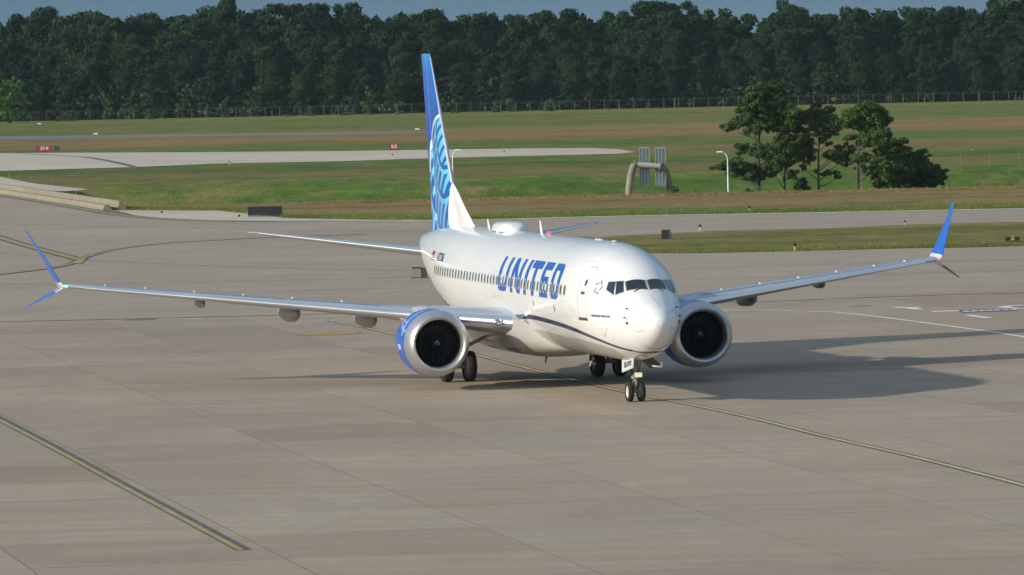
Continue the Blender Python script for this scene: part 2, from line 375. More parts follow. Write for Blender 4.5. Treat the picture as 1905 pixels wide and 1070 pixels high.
marking('lane_line', 'thin white line across the left apron', [(-150, 614), (0, 611.5), (230, 607), (500, 600), (700, 594.5), (770, 592)], .14, 0, mat_whiteline)
marking('lane_line', 'thin white line curving away to the right edge', [(1240, 571), (1353, 577.5), (1450, 578), (1550, 581), (1620, 588), (1700, 598), (1800, 611.5), (1905, 627), (2050, 651)], .24, 0, mat_whiteline)
marking('lane_line', 'short faint white line below the left wing', [(560, 591), (645, 589)], .18, 0, mat_whiteline)
gl = marking('gate_marking', 'white bar and dark blue painted letters at the right edge', [(1735, 579.8), (1800, 578), (1892, 574.6)], .85, 0, mat_whiteline)
marking('gate_marking', 'short white painted bar with a small arrow pip', [(1664, 571.5), (1690, 573.5), (1714, 576)], .5, 0, mat_whiteline)
strip('arrow_pip', [at(1690, 572), at(1698, 573.5)], .9, .014, mat_whiteline, bpy.data.objects['gate_marking.001'], smooth=False)
marking('gate_marking', 'short white painted dash under the painted letters', [(1801, 586.5), (1840, 592)], .45, 0, mat_whiteline)
for k in range(7):
    x = 1788+k*14.5
    strip('painted_letter', [at(x+2, 577.5-k*.5), at(x+9, 582.0-k*.6)], .35, .011, mat_navyline, gl, smooth=False)
    strip('painted_letter', [at(x+7, 579-k*.5), at(x+12, 580.6-k*.6)], .30, .016, mat_whiteline, gl, smooth=False)
cc = at(1935, 570.3); b = MB()
def disc(name, c, r, z, mat, n=40, parent=None):
    return flat_mesh(name, [(c.x+r*math.cos(2*math.pi*k/n), c.y+r*math.sin(2*math.pi*k/n), z) for k in range(n)], [tuple(range(n))], mat, parent)
rg = disc('painted_circle', cc, 1.9, .010, mat_whiteline); tag(rg, 'white painted ring filled dull red at the right edge', kind='structure'); disc('red_fill', cc, 1.35, .014, mat_red, parent=rg)
cc = at(611, 621); rg = disc('painted_spot', cc, 1.38, .012, mat_oldyellow); tag(rg, 'round yellow ground spot with a dark rim below the left wing', kind='structure')
disc('dark_rim', cc, 1.47, .008, mat_black, parent=rg)
for dx in (-.22, .12): strip('dark_mark', [cc+Vector((dx-.12, -.1, 0)), cc+Vector((dx+.12, .15, 0))], .14, .016, mat_black, rg, smooth=False)
# long tar joints and cracks across the taxiway
jt = None
for px in [[(-60, 415), (0, 417), (300, 423), (560, 428.5), (790, 431)], [(-60, 447), (50, 443), (230, 439), (400, 435), (560, 432)], [(-60, 471), (0, 472), (90, 476), (135, 478)], [(150, 484), (230, 488), (400, 495), (560, 500), (790, 504)],
           [(-60, 530), (200, 528), (400, 525), (790, 515)], [(890, 418), (1200, 414), (1905, 400)], [(1150, 430), (1300, 419), (1905, 407)], [(1265, 500), (1500, 493), (1905, 483)], [(1270, 520), (1600, 512), (1905, 503)], [(560, 443), (700, 438), (780, 436)], [(300, 549), (560, 541), (770, 537)]]:
    o = strip('tar_joint', [at(*p) for p in px], .12, .003, mat_joint, taxi)
for a, b_ in [((235, 594.5), (290, 593.5)), ((1580, 570.5), (1620, 569.3)), ((232, 596.5), (288, 595))]:
    strip('rubber_mark', [at(*a), at(*b_)], .45, .007, mat_black, taxi)
for px in [[(144, 291.5), (170, 294), (210, 301), (250, 310.5)], [(30, 285.8), (75, 287.5), (140, 291)]]:
    strip('tar_joint', [at(*p) for p in px], [.9]*3, .008, mat_joint, ft)

# ------------------------------------------------------------------ grass tufts along the edges (uncountable)
def tufts(name, label, path, width, count, h, colr, z=-.02, push=(0, 0, 0)):
    pts = smooth_path([(p.x, p.y) for p in path], 1.5); P = np.array([[p.x, p.y] for p in pts])
    seg = np.linalg.norm(np.diff(P, axis=0), axis=1); cum = np.concatenate([[0], np.cumsum(seg)])
    s = rng.uniform(0, cum[-1], count); X = np.interp(s, cum, P[:, 0]); Yv = np.interp(s, cum, P[:, 1])
    Yv = Yv + np.abs(rng.normal(0, 1, count))*width*push[1] + push[0]*0; X = X+rng.normal(0, .3, count)
    a = rng.uniform(-.6, .6, count); hw = rng.uniform(.05, .16, count)*h; hh = h*rng.uniform(.4, 1.2, count)*np.exp(-rng.uniform(0, .5, count))
    V = np.zeros((count, 3, 3)); V[:, 0] = np.stack([X-hw*np.cos(a), Yv-hw*np.sin(a), np.full(count, z)], 1); V[:, 1] = np.stack([X+hw*np.cos(a), Yv+hw*np.sin(a), np.full(count, z)], 1)
    V[:, 2] = np.stack([X+rng.normal(0, .3, count)*h, Yv+rng.normal(0, .2, count)*h, z+hh], 1)
    me = bpy.data.meshes.new(name); me.from_pydata(V.reshape(-1, 3).tolist(), [], [(3*i, 3*i+1, 3*i+2) for i in range(count)]); me.materials.append(colr)
    o = link(name, me); tag(o, label, 'grass', kind='stuff'); return o
def blade_mat(name, a, b_, c_):
    m, t, b = new_mat(name); P = geo_pos(t); n = noise(t, .9, 4, P, .7); n2 = noise(t, .08, 3, P)
    cc_ = ramp(t, [(.3, a), (.5, b_), (.7, c_)], n); cc_ = mixc(t, 1.0, cc_, ramp(t, [(.3, (.75,)*3), (.7, (1.2,)*3)], n2), 'MULTIPLY')
    t.links.new(cc_, b.inputs['Base Color']); b.inputs['Roughness'].default_value = .9; b.inputs['Specular IOR Level'].default_value = .15
    return m
mb_green = blade_mat('green_blades', (.075, .125, .024), (.13, .175, .036), (.20, .205, .06)); mb_tan = blade_mat('dry_blades', (.17, .14, .05), (.24, .18, .08), (.28, .215, .105))
tufts('grass_tufts', 'uneven green grass along the far taxiway edge', [at(540, 406.3), at(700, 408), at(880, 407.5), at(1150, 401), at(1500, 395), at(1905, 387), at(2100, 383)], 5.0, 26000, .20, mb_green, push=(0, 1, 0))
tufts('grass_tufts', 'rough grass along the near edge of the grass wedge', [at(1085, 448), at(1105, 455), at(1150, 462.5), at(1210, 471.5), at(1300, 470.5), at(1500, 467), at(1700, 462), at(1905, 458), at(2100, 454)], 3.0, 22000, .20, mb_green, push=(0, 1, 0))
tufts('grass_tufts', 'dry grass heads on the lip above the sunken road', [Vector((-17, 480, 0)), Vector((60, 480, 0))], 3.0, 14000, .24, mb_tan, push=(0, 1, 0))
tufts('grass_tufts', 'grass along the back edge of the concrete shoulder', [at(232, 390.5), at(405, 391), at(540, 405.5)], 3.0, 4000, .24, mb_green, push=(0, 1, 0))
# dirt scars and scattered weeds on the ditch bank
# ------------------------------------------------------------------ trees
def leaf_mat(name, lo, mid, hi, per=.25):
    m, t, b = new_mat(name); P = obj_co(t); n = noise(t, .35, 3, P); n2 = noise(t, 2.4, 3, P)
    c = ramp(t, [(.32, lo), (.52, mid), (.72, hi)], n); c = mixc(t, 1.0, c, ramp(t, [(.3, (.7,)*3), (.7, (1.25,)*3)], n2), 'MULTIPLY')
    oi = t.nodes.new('ShaderNodeObjectInfo').outputs['Random']
    c = mixc(t, 1.0, c, ramp(t, [(0, (1-per, 1-per, 1-per*.4)), (.5, (1, 1, 1)), (1, (1+per*1.3, 1+per, 1-per*.6))], oi), 'MULTIPLY')
    t.links.new(c, b.inputs['Base Color']); b.inputs['Roughness'].default_value = .75; b.inputs['Specular IOR Level'].default_value = .2
    return m
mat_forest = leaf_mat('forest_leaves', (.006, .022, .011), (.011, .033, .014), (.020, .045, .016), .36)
mat_pine = leaf_mat('pine_needles', (.028, .058, .018), (.050, .090, .024), (.090, .140, .036), .10)
mat_bright = leaf_mat('fresh_leaves', (.06, .12, .022), (.09, .18, .03), (.12, .23, .04))
mat_young = leaf_mat('young_leaves', (.026, .062, .022), (.048, .094, .030), (.075, .130, .040))
mat_bark = simple('bark', (.060, .050, .042), .9, scale=1.5, var=.3); mat_palebark = simple('pale_bark', (.085, .075, .065), .9, scale=1.5)
def clump_quads(clumps, per_area, size, seed, shell=.45, flatz=1.0):
    """leaf-tuft faces spread through ellipsoid clumps (cx,cy,cz,rx,ry,rz)"""
    r = np.random.default_rng(seed); VV = []
    for cx, cy, cz, rx, ry, rz in clumps:
        area = ((rx*ry)**.8+(rx*rz)**.8+(ry*rz)**.8)**(1.25)*4
        k = max(24, int(area*per_area)); d = r.normal(size=(k, 3)); d /= np.linalg.norm(d, axis=1)[:, None]
        rad = 1-shell*r.random(k)**1.5; lump = 1+.20*np.sin(d[:, 0]*5+cx)*np.cos(d[:, 2]*6+cz)+.10*r.normal(size=k)
        p = d*(rad*lump)[:, None]*np.array([rx, ry, rz])+np.array([cx, cy, cz])
        nrm = d*.9+r.normal(size=(k, 3))*.55; nrm /= np.linalg.norm(nrm, axis=1)[:, None]
        a = np.cross(nrm, r.normal(size=(k, 3))); a /= np.linalg.norm(a, axis=1)[:, None]; b = np.cross(nrm, a)
        s = (size*r.uniform(.55, 1.35, k))[:, None]
        VV.append(np.stack([p-a*s-b*s*.6, p+a*s*.9-b*s*.7, p+a*s*.3+b*s], 1))
    return np.concatenate(VV)
def tri_mesh(name, V, mat):
    me = bpy.data.meshes.new(name); n = len(V); me.vertices.add(3*n); me.vertices.foreach_set('co', V.reshape(-1).astype(np.float32))
    me.loops.add(3*n); me.loops.foreach_set('vertex_index', np.arange(3*n, dtype=np.int32)); me.polygons.add(n)
    me.polygons.foreach_set('loop_start', np.arange(0, 3*n, 3, dtype=np.int32)); me.update(calc_edges=True); me.materials.append(mat); return me
def forest_clumps(seed, h, wd, kind):
    r = random.Random(seed); out = []
    if kind == 'pine':                                  # bare stem, layered irregular crown high up
        for i in range(17):
            f = r.uniform(.45, 1.0); rr = wd*(1.15-f)*r.uniform(.7, 1.2); a = r.uniform(0, 6.28)
            out.append((math.cos(a)*rr, math.sin(a)*rr, h*f-.9, wd*r.uniform(.22, .40), wd*r.uniform(.22, .40), h*r.uniform(.035, .065)))
        for i in range(5): out.append((r.uniform(-1, 1)*wd*.5, r.uniform(-1, 1)*wd*.5, h*r.uniform(.25, .5), wd*.25, wd*.25, h*.05))
    else:
        for i in range(34):
            f = r.uniform(.16, .97); rr = wd*(1-abs(f-.55)*1.25)*r.uniform(.3, .95); a = r.uniform(0, 6.28)
            out.append((math.cos(a)*rr, math.sin(a)*rr, h*f, wd*r.uniform(.17, .32), wd*r.uniform(.17, .32), h*r.uniform(.035, .075)))
        out.append((0, 0, h*.6, wd*.6, wd*.6, h*.30))
    return out
def trunk_mesh(name, h, r0, seed, mat, branches=()):
    r = random.Random(seed); m_ = MB(); pts = [(r.uniform(-.02, .02)*h*k*.5, r.uniform(-.02, .02)*h*k*.5, h*k/5) for k in range(6)]; pts[0] = (0, 0, -.5)
    m_.tube(pts, [r0*(1-.16*k) for k in range(6)], 6)
    for k in range(6):
        z = h*r.uniform(.4, .85); a = r.uniform(0, 6.28); l = h*r.uniform(.10, .2)
        m_.tube([(0, 0, z), (math.cos(a)*l*.6, math.sin(a)*l*.6, z+l*.25), (math.cos(a)*l, math.sin(a)*l, z+l*.6)], [r0*.3, r0*.2, r0*.08], 5)
    return m_.mesh(name, mat, 60)
variants = []
for i in range(9):
    kind = 'pine' if i % 3 == 0 else 'leafy'; h = [21, 19, 16, 23, 18, 20, 22, 15, 19][i]; wd = [4.2, 5.2, 5.0, 4.6, 5.8, 4.8, 4.0, 5.4, 6.0][i]
    cl = forest_clumps(100+i, h, wd, kind)
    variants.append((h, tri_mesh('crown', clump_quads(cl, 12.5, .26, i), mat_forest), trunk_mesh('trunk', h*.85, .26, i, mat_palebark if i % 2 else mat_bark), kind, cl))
def tree_at(name, x, y, h, var, label, group, rz=None, cat='tree'):
    h0, crown, trunk, kind, _ = variants[var]; k = h/h0
    o = empty(name, (x, y, -.1), random.uniform(0, 6.28) if rz is None else rz, label=label, cat=cat, group=group); o.scale = (k*random.uniform(.9, 1.15), k*random.uniform(.9, 1.1), k)
    link('crown', crown, o); link('trunk', trunk, o); return o
def top_h(x, Y):                                        # ragged canopy line against the sky
    px = PW/2+x/Y*FPX
    v = np.interp(px, [-200, 0, 60, 140, 200, 330, 420, 470, 560, 700, 780, 1000, 1160, 1250, 1420, 1700, 1905, 2100], [52, 50, 30, 20, 22, 26, 14, 26, 16, 26, 22, 20, 20, 8, 24, 9, 6, 4])
    yh = 92.7+(px-952.5)*(-.0222)+8
    return CAM_H+(yh-v)/FPX*Y
cnt = 0
for row, (Y0, frac) in enumerate([(1228, .50), (1236, .74), (1244, .9), (1254, 1.0)]):
    x = -118+row*2.1
    while x < 118:
        Yt = Y0+random.uniform(-3, 3)+(-x*.12 if row == 0 else -x*.1); h = top_h(x, Yt)*frac*random.uniform(.76, 1.12)
        v = random.choice([1, 2, 4, 5, 7, 8]) if row < 2 else random.choice(range(9))
        tree_at('forest_tree', x, Yt, h, v, ['dark low leafy tree along the shaded front of the forest edge', 'dark tree standing in the second rank of the forest edge', 'tall dark tree in the middle of the forest wall', 'tall tree whose crown meets the sky at the top of the forest'][row], ['front rank of forest edge trees', 'second rank of forest trees', 'third rank of forest trees', 'crowns against the sky'][row])
        x += random.uniform(4.2, 6.8)*(1 if row else 1.15); cnt += 1
V = []
for row, Y0 in enumerate([1262, 1270, 1280]):
    x = -135
    while x < 135:
        h0, _, _, _, cl = variants[random.randrange(9)]; h = top_h(x, Y0)*random.uniform(.82, 1.0); k = h/h0
        q = clump_quads([tuple(c) for c in cl if c[2] > h0*.45], 1.6, .7, random.randrange(9999))*k; q = q+np.array([x, Y0-x*.1+random.uniform(-3, 3), 0]); V.append(q); x += random.uniform(5, 7)
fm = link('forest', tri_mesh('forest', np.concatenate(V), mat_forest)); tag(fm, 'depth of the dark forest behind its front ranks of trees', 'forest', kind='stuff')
# dark understorey closing the view between the stems
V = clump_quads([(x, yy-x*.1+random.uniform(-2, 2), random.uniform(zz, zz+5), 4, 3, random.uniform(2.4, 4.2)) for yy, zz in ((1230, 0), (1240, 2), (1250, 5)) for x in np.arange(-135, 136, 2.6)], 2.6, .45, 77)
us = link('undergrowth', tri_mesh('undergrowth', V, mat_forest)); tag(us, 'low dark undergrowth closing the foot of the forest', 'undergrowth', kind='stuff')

def clump_tree(name, label, base_px, clumps_px, Y, mat, trunk_px=None, depth=1.0, per=80, size=.085, cat='tree', tr=.16, group=None, branches=(), seed=0):
    """clump sizes measured in metres through the photo scale, each with its own depth"""
    r = random.Random(seed); k = Y/FPX
    b0 = atY(*base_px, Y); zb = ground_z(Y)-.1; o = empty(name, (b0.x, Y, zb), label=label, cat=cat, group=group); cl = []
    for cx, cy, rx, ry in clumps_px:
        p = atY(cx, cy, Y); ax = rx*k
        gk = 1.58 if cat == 'tree' and Y < 600 else 1.0
        cl.append((p.x-b0.x, r.uniform(-1, 1)*depth, p.z-zb, ax*gk, ax*r.uniform(.8, 1.1)*gk, ry*k*gk))
    small = []
    for c in cl:                                      # break each mass into needle-tuft clusters
        m_ = max(5, int(c[3]*c[5]*30)) if Y < 600 else max(5, int(c[3]*c[5]*3))
        for _ in range(m_):
            d = Vector((r.gauss(0, 1), r.gauss(0, 1), r.gauss(0, 1))).normalized()*r.uniform(.25, 1.0)
            sr_ = r.uniform(.20, .42)*min(1.0, .45+c[5])
            small.append((c[0]+d.x*c[3], c[1]+d.y*c[4], c[2]+d.z*c[5], sr_*1.15, sr_*1.1, sr_*.75))
    crown = link('crown', tri_mesh('crown', clump_quads(small, per, size, seed+5, .9), mat), o)
    if trunk_px:
        pts = [Vector((0, 0, -.3))]+[Vector((atY(*p, Y).x-b0.x, r.uniform(-.1, .1), atY(*p, Y).z-zb)) for p in trunk_px]
        m_ = MB(); m_.tube(pts, [tr*(1-.75*i/(len(pts)-1)) for i in range(len(pts))], 8)
        for c in cl:
            z0 = max(1.0, c[2]-r.uniform(.4, 1.4)-abs(c[0]-0)*.25); z0 = min(z0, pts[-1].z)
            q = [p for p in pts if p.z <= z0+.01][-1]; st = Vector((q.x, 0, z0))
            m_.tube([st, st.lerp(Vector(c[:3]), .5)+Vector((0, 0, -.12)), Vector(c[:3])], [.055, .035, .012], 5)
        m_.build('trunk', mat_bark, o, 60)
    return o
def C4(l): return [(1330+x/4.233, 140+y/4.233, rx/4.233, ry/4.233) for x, y, rx, ry in l]
def P4(l): return [(1330+x/4.233, 140+y/4.233) for x, y in l]
clump_tree('pine_tree', 'tallest pine with broad full crown, leftmost of the pine group', P4([(348, 935)])[0], C4([(300, 140, 80, 50), (450, 110, 80, 50), (380, 200, 130, 70), (260, 270, 65, 50), (490, 220, 70, 60), (390, 340, 100, 80), (110, 412, 65, 24), (200, 375, 60, 28), (300, 430, 70, 30), (300, 580, 105, 35), (420, 600, 80, 45), (220, 745, 95, 45), (60, 725, 60, 28), (150, 700, 60, 30), (380, 745, 80, 40), (280, 800, 70, 25)]), 528, mat_pine, P4([(345, 800), (340, 600), (350, 480), (370, 330), (390, 170)]), seed=1)
clump_tree('pine_tree', 'second pine from the left, crown merging with the tallest one', P4([(545, 930)])[0], C4([(560, 300, 80, 60), (650, 330, 55, 50), (600, 390, 70, 40), (500, 400, 60, 40), (550, 540, 85, 55), (670, 520, 75, 60), (600, 630, 95, 50), (730, 620, 50, 45), (490, 710, 60, 35), (600, 780, 45, 25), (470, 780, 35, 20)]), 533, mat_pine, P4([(545, 760), (548, 560), (552, 440), (570, 300)]), seed=2)
clump_tree('pine_tree', 'slim pine with small round top and side boughs in mid group', P4([(815, 930)])[0], C4([(810, 280, 65, 40), (860, 300, 50, 40), (820, 370, 85, 50), (930, 385, 50, 45), (850, 450, 80, 45), (885, 535, 32, 14), (1030, 580, 55, 40), (930, 630, 70, 28), (1010, 680, 50, 25), (880, 768, 75, 16), (980, 800, 40, 14), (690, 720, 25, 16)]), 530, mat_pine, P4([(815, 760), (815, 620), (820, 480), (830, 320)]), seed=3, tr=.13)
clump_tree('pine_tree', 'pine with open round crown beside the hidden lamp post', P4([(1118, 930)])[0], C4([(1150, 275, 85, 42), (1060, 320, 60, 42), (1250, 300, 60, 50), (1330, 350, 48, 55), (1190, 380, 90, 45), (1060, 390, 50, 30), (1320, 465, 55, 45), (1250, 500, 80, 50), (1080, 490, 55, 20), (1180, 520, 60, 30), (1200, 660, 80, 22), (1150, 650, 50, 22), (1230, 765, 45, 16), (1160, 730, 40, 16)]), 527, mat_pine, P4([(1125, 760), (1130, 640), (1135, 500), (1150, 300)]), seed=4)
clump_tree('pine_tree', 'low dense dark pine right of the open crowned pine', P4([(1460, 930)])[0], C4([(1380, 640, 100, 90), (1450, 580, 65, 55), (1340, 740, 80, 80), (1440, 760, 100, 90), (1360, 840, 80, 50), (1470, 660, 60, 60), (1400, 560, 50, 35)]), 531, mat_pine, P4([(1455, 850), (1430, 700), (1420, 600)]), seed=5, per=95)
clump_tree('pine_tree', 'rightmost low bushy pine leaning towards the right', P4([(1540, 930)])[0], C4([(1600, 670, 75, 55), (1560, 740, 80, 60), (1640, 720, 65, 50), (1620, 810, 85, 60), (1740, 770, 60, 42), (1700, 840, 80, 38), (1540, 850, 70, 40), (1780, 750, 28, 20)]), 534, mat_pine, P4([(1560, 850), (1600, 760), (1620, 690)]), seed=6, per=95)
clump_tree('small_pine', 'small young pine standing between the pine trunks', P4([(685, 925)])[0], C4([(685, 850, 28, 35), (680, 890, 42, 25), (690, 825, 14, 18)]), 536, mat_young, P4([(685, 860), (688, 830)]), seed=7, tr=.05)
clump_tree('broadleaf_tree', 'bright green broad tree at the left end of the forest edge', (18, 226), [(20, 160, 36, 17), (-10, 175, 40, 24), (38, 178, 26, 22), (15, 198, 44, 24), (-20, 208, 34, 20), (44, 205, 20, 20), (0, 215, 46, 14), (10, 180, 40, 26)], 1206, mat_bright, [(18, 195), (20, 165)], depth=3.5, per=10.0, size=.33, tr=.3, seed=8)
for i, (x, y0, y1, w_, lab) in enumerate([(690, 158, 215, 30, 'round dark young tree by the fence just left of the tail'), (742, 186, 214, 16, 'small pointed young tree touching the tail fin on its left'), (846, 180, 212, 14, 'small young tree just right of the tail fin'), (922, 182, 211, 12, 'slim young tree left of the paired bush at the fence'), (953, 181, 212, 18, 'bushy young tree in the middle of the fence line'), (1022, 185, 211, 11, 'lone small young tree furthest right at the fence'),
        (648, 196, 216, 14, 'low round shrub left of the round young tree'), (130, 208, 226, 22, 'low bright shrub near the left end of the fence'), (112, 214, 228, 16, 'small shrub beside the bright green tree'), (275, 206, 224, 12, 'low green shrub in front of the left forest'), (340, 170, 220, 20, 'upright young tree in front of the left forest'), (420, 176, 219, 18, 'tall green young tree left of centre at the forest edge'), (475, 182, 219, 22, 'wide young tree in front of the left centre forest'), (578, 195, 216, 14, 'small rounded young tree left of the fence shrubs'), (200, 178, 223, 18, 'young tree at the left forest edge'), (240, 176, 222, 20, 'dense young tree right of its left neighbour at forest edge'), (540, 212, 222, 26, 'low brushy thicket on the grass before the fence')]):
    h_ = y1-y0; cl = [(x+random.uniform(-.35, .35)*w_, y0+h_*(.18+.15*k)+2, w_*(.42+.12*min(k, 3)), h_*.16) for k in range(5)]
    clump_tree('young_tree' if h_ > 22 else 'shrub', lab, (x, y1+1), cl, 1208-(x-952)*.02, mat_young, [(x, (y0+y1)/2), (x+.5, y0+6)], depth=.8, per=9, size=.26, tr=.12, seed=30+i, cat='tree' if h_ > 22 else 'shrub', group='young growth along the perimeter fence')
for i in range(4):
    x = [1492, 1390, 1700, 1250, 640, 420, 330, 560, 1560][i]; y = [352, 357, 345, 352, 372, 366, 373, 362, 356][i]
    clump_tree('weed_clump', ['weed clump in the dip below the middle pines', 'weed clump in the dip left of the tallest pine', 'weed clump in the dip by the rightmost pine', 'weed clump in the dip by the sign gantry', 'weed clump in the dip left of the tail', 'weed clump in the dip above the black panel', 'weed clump in the dip left of the black panel', 'weed clump in the dip between tail and black panel', 'weed clump in the dip beside the slim pine'][i], (x, y+4), [(x, y, 9, 3.5), (x+8, y+2, 6, 2.5)], 556, mat_young, None, depth=.3, per=26, size=.16, seed=60+i, cat='plant', group='weed clumps on the ditch bank')

# ------------------------------------------------------------------ perimeter fence
mat_galv = simple('galvanised_steel', (.18, .185, .185), .6, .3); mat_white = simple('white_painted_metal', (.75, .75, .73), .4)
def chain_fence(name, label, A, B, hgt, spacing, rad, wires, group=None):
    A = Vector(A); B = Vector(B); n_ = int((B-A).length/spacing); o = empty(name, tuple(A), label=label, cat='fence', group=group)
    pm = MB().tube([(0, 0, -.2), (0, 0, hgt)], rad, 6).mesh('fence_post', mat_galv); d = (B-A)/n_
    for i in range(n_+1):
        link('fence_post', pm, o, tuple(d*i))
    wm = MB(); D = B-A
    for z, rr in wires: wm.tube([(0, 0, z), tuple(D+Vector((0, 0, z)))], rr, 4)
    k = wm.build('fence_wires', mat_galv, o); k['kind'] = 'stuff'
    return o
chain_fence('perimeter_fence', 'long wire perimeter fence at the foot of the forest', (-118, 1216, -.1), (118, 1188, -.1), 2.2, 3.05, .032, [(2.1, .012), (2.25, .008), (1.2, .006), (1.8, .006), (.6, .006)])
pA = at(1690, 336); pB = at(2000, 318)
chain_fence('wire_fence', 'short wire fence on the bank right of the pines', (pA.x, 566, -.1), (46+18, 566, -.1), 1.7, 2.85, .015, [(1.65, .008), (.9, .006), (1.3, .006)])

# ------------------------------------------------------------------ street lamps, gantry, signs
def lamp(label, x, ytop, ybot, Y, arm, group='street lamps by the sunken road'):
    k = Y/FPX; b0 = atY(x, ybot, Y); zt = atY(x, ytop, Y).z; zb = ground_z(Y)-.1
    o = empty('street_lamp', (b0.x, Y, zb), label=label, cat='street lamp', group=group); h = zt-zb
    MB().tube([(0, 0, 0), (0, 0, h*.55), (0, 0, h-.75)], [.085, .075, .055], 10).build('pole', mat_white, o, 40)
    MB().tube([(0, 0, h-.8), (arm*.06, 0, h-.42), (arm*.3, 0, h-.12), (arm*.6, 0, h)], [.05, .045, .04, .035], 8).build('arm', mat_white, o, 40)
    lb = MB(); lb.box((arm*.82, 0, h), (.62, .22, .10), taper=.75); lb.box((arm*.82, 0, h-.065), (.46, .17, .03)); lb.build('lamp_head', mat_white, o)
    MB().tube([(0, 0, 0), (0, 0, .25)], .14, 8).build('base', mat_galv, o, 40)
lamp('white street lamp left of the pines with its head to the left', 1355, 282, 366, 516, -.85)
lamp('street lamp showing just right of the tail fin', 843.5, 279, 366, 520, .6)
lamp('white street lamp half hidden by the pine with the open crown', 1603, 262, 362, 536, -.85)

mat_gantry = simple('weathered_pipe', (.22, .195, .145), .7, scale=.8, var=.25); mat_panel = simple('panel_grey', (.58, .61, .62), .5, .1, scale=.6, var=.2); mat_paneledge = simple('panel_edge', (.26, .28, .30), .6)
GY = 508
g0 = atY(1212, 362, GY); gz = ground_z(GY)-.1
gn = empty('sign_gantry', (g0.x, GY, gz), label='curved grey pipe gantry carrying two upright ribbed sign backs', cat='sign gantry')
def gp(x, y, dy=0): p = atY(x, y, GY); return Vector((p.x-g0.x, dy, p.z-gz))
m_ = MB(); bl_ = gp(1169, 372); br_ = gp(1250, 372)
m_.tube([(bl_.x, -.6, 0), (bl_.x, -.55, bl_.z), gp(1170, 350, -.5), gp(1172.5, 330, -.35), gp(1176, 316, -.15), gp(1180, 307)], .31, 16)
m_.build('left_leg', mat_gantry, gn, 50)
m_ = MB(); m_.tube([(br_.x+.05, 1.3, 0), (br_.x, 1.3, br_.z), gp(1246.5, 352, 1.1), gp(1243, 334, .8), gp(1238, 318, .4), gp(1229, 309)], .31, 16); m_.build('right_leg', mat_gantry, gn, 50)
MB().tube([gp(1180, 306), gp(1229, 309.5)], .25, 16).build('cross_beam', simple('beam_pipe', (.36, .35, .32), .6), gn, 50)
for x, y in ((1180.5, 306), (1228.5, 309.5)):
    c = gp(x, y); fl = MB().lathe([(-.05, .25), (-.05, .37), (.05, .37), (.05, .25)], c, 'X', 16); fl.build('flange', mat_gantry, gn, 40)
    for q in range(12):
        a = q*math.pi/6; MB().tube([c+Vector((-.10, math.cos(a)*.32, math.sin(a)*.32)), c+Vector((.10, math.cos(a)*.32, math.sin(a)*.32))], .03, 6).build('bolt', mat_paneledge, gn)
for xl, xr, yt, yb in ((1190, 1211, 275, 343), (1219, 1241, 275, 347)):
    a = gp(xl, yt, .42); b_ = gp(xr-2, yb, .42); w_ = b_.x-a.x; zc = (a.z+b_.z)/2; hh = a.z-b_.z
    p = MB(); p.box(((a.x+b_.x)/2, .46, zc), (w_, .05, hh)); po = p.build('sign_panel', mat_panel, gn)
    for q in range(4):
        MB().box((a.x+w_*q/3, .37, zc), (.07, .12, hh-.02)).build('rib', mat_paneledge, po)
    for q in range(22):
        MB().box(((a.x+b_.x)/2, .42, b_.z+hh*(q+.5)/22), (w_-.08, .03, .03)).build('slat', mat_galv, po)
    MB().box(((a.x+b_.x)/2, .32, gp(1200, 308).z), (w_*.8, .25, .14)).build('bracket', mat_galv, po)

mat_signblack = simple('sign_black', (.012, .012, .014), .6); mat_signside = simple('dark_grey_metal', (.05, .052, .055), .6); mat_signred = simple('sign_red', (.42, .02, .05), .5); mat_print = simple('white_print', (.8, .8, .78), .5); mat_signyellow = simple('sign_yellow', (.6, .42, .02), .5)
def text_mesh(txt, size=1.0, extrude=0.0, bold=.02, sp=1.0):
    cu = bpy.data.curves.new('t', 'FONT'); cu.body = txt; cu.size = size; cu.align_x = 'CENTER'; cu.align_y = 'CENTER'; cu.extrude = extrude; cu.offset = bold*size; cu.space_character = sp; cu.resolution_u = 3
    o = bpy.data.objects.new('t', cu); col.objects.link(o); dg = bpy.context.evaluated_depsgraph_get(); me = bpy.data.meshes.new_from_object(o.evaluated_get(dg))
    bpy.data.objects.remove(o); return me
def sign_box(label, x0, x1, ytop, ybot, mat, depth, txt=None, tcol=None, tilt=0.0, name='taxiway_sign', feet=4, cat='sign'):
    c = at((x0+x1)/2, ybot); k = c.y/FPX; w_ = (x1-x0)*k; h_ = (ybot-ytop)*k
    o = empty(name, (c.x, c.y, -.05), label=label, cat=cat)
    b = MB(); b.box((0, 0, .12+h_/2), (w_, depth, h_-.12), taper=1); b.build('cabinet', mat, o)
    fr = MB()
    for z in (.13, h_+.05): fr.box((0, 0, z), (w_+.06, depth+.06, .05))
    for s_ in (-1, 1): fr.box((s_*(w_/2), 0, .12+h_/2), (.05, depth+.05, h_-.12))
    fr.build('frame', mat_signside, o)
    for q in range(feet):
        MB().tube([(-w_*.42+w_*.84*q/max(1, feet-1), 0, 0), (-w_*.42+w_*.84*q/max(1, feet-1), 0, .16)], .04, 6).build('foot', mat_signside, o)
    if txt:
        me = text_mesh(txt, h_*.85, bold=.015); me.materials.append(tcol); t = link('lettering', me, o, (0, -depth/2-.012, .14+h_/2)); t.rotation_euler = (R(90), 0, 0)
    return o
sb = sign_box('long black sign back standing on the pale concrete shoulder', 462, 524.5, 384.5, 403, mat_signblack, .35, feet=6)
sign_box('small red board lettered ILS at the far taxiway left of the tail', 726, 740.5, 268.5, 279, mat_signred, .3, 'ILS', mat_print, feet=2)
o = sign_box('red sign with white figures at the far left taxiway edge', 68.5, 97, 272.5, 282.5, mat_signred, .3, '27-9', mat_print, feet=3)
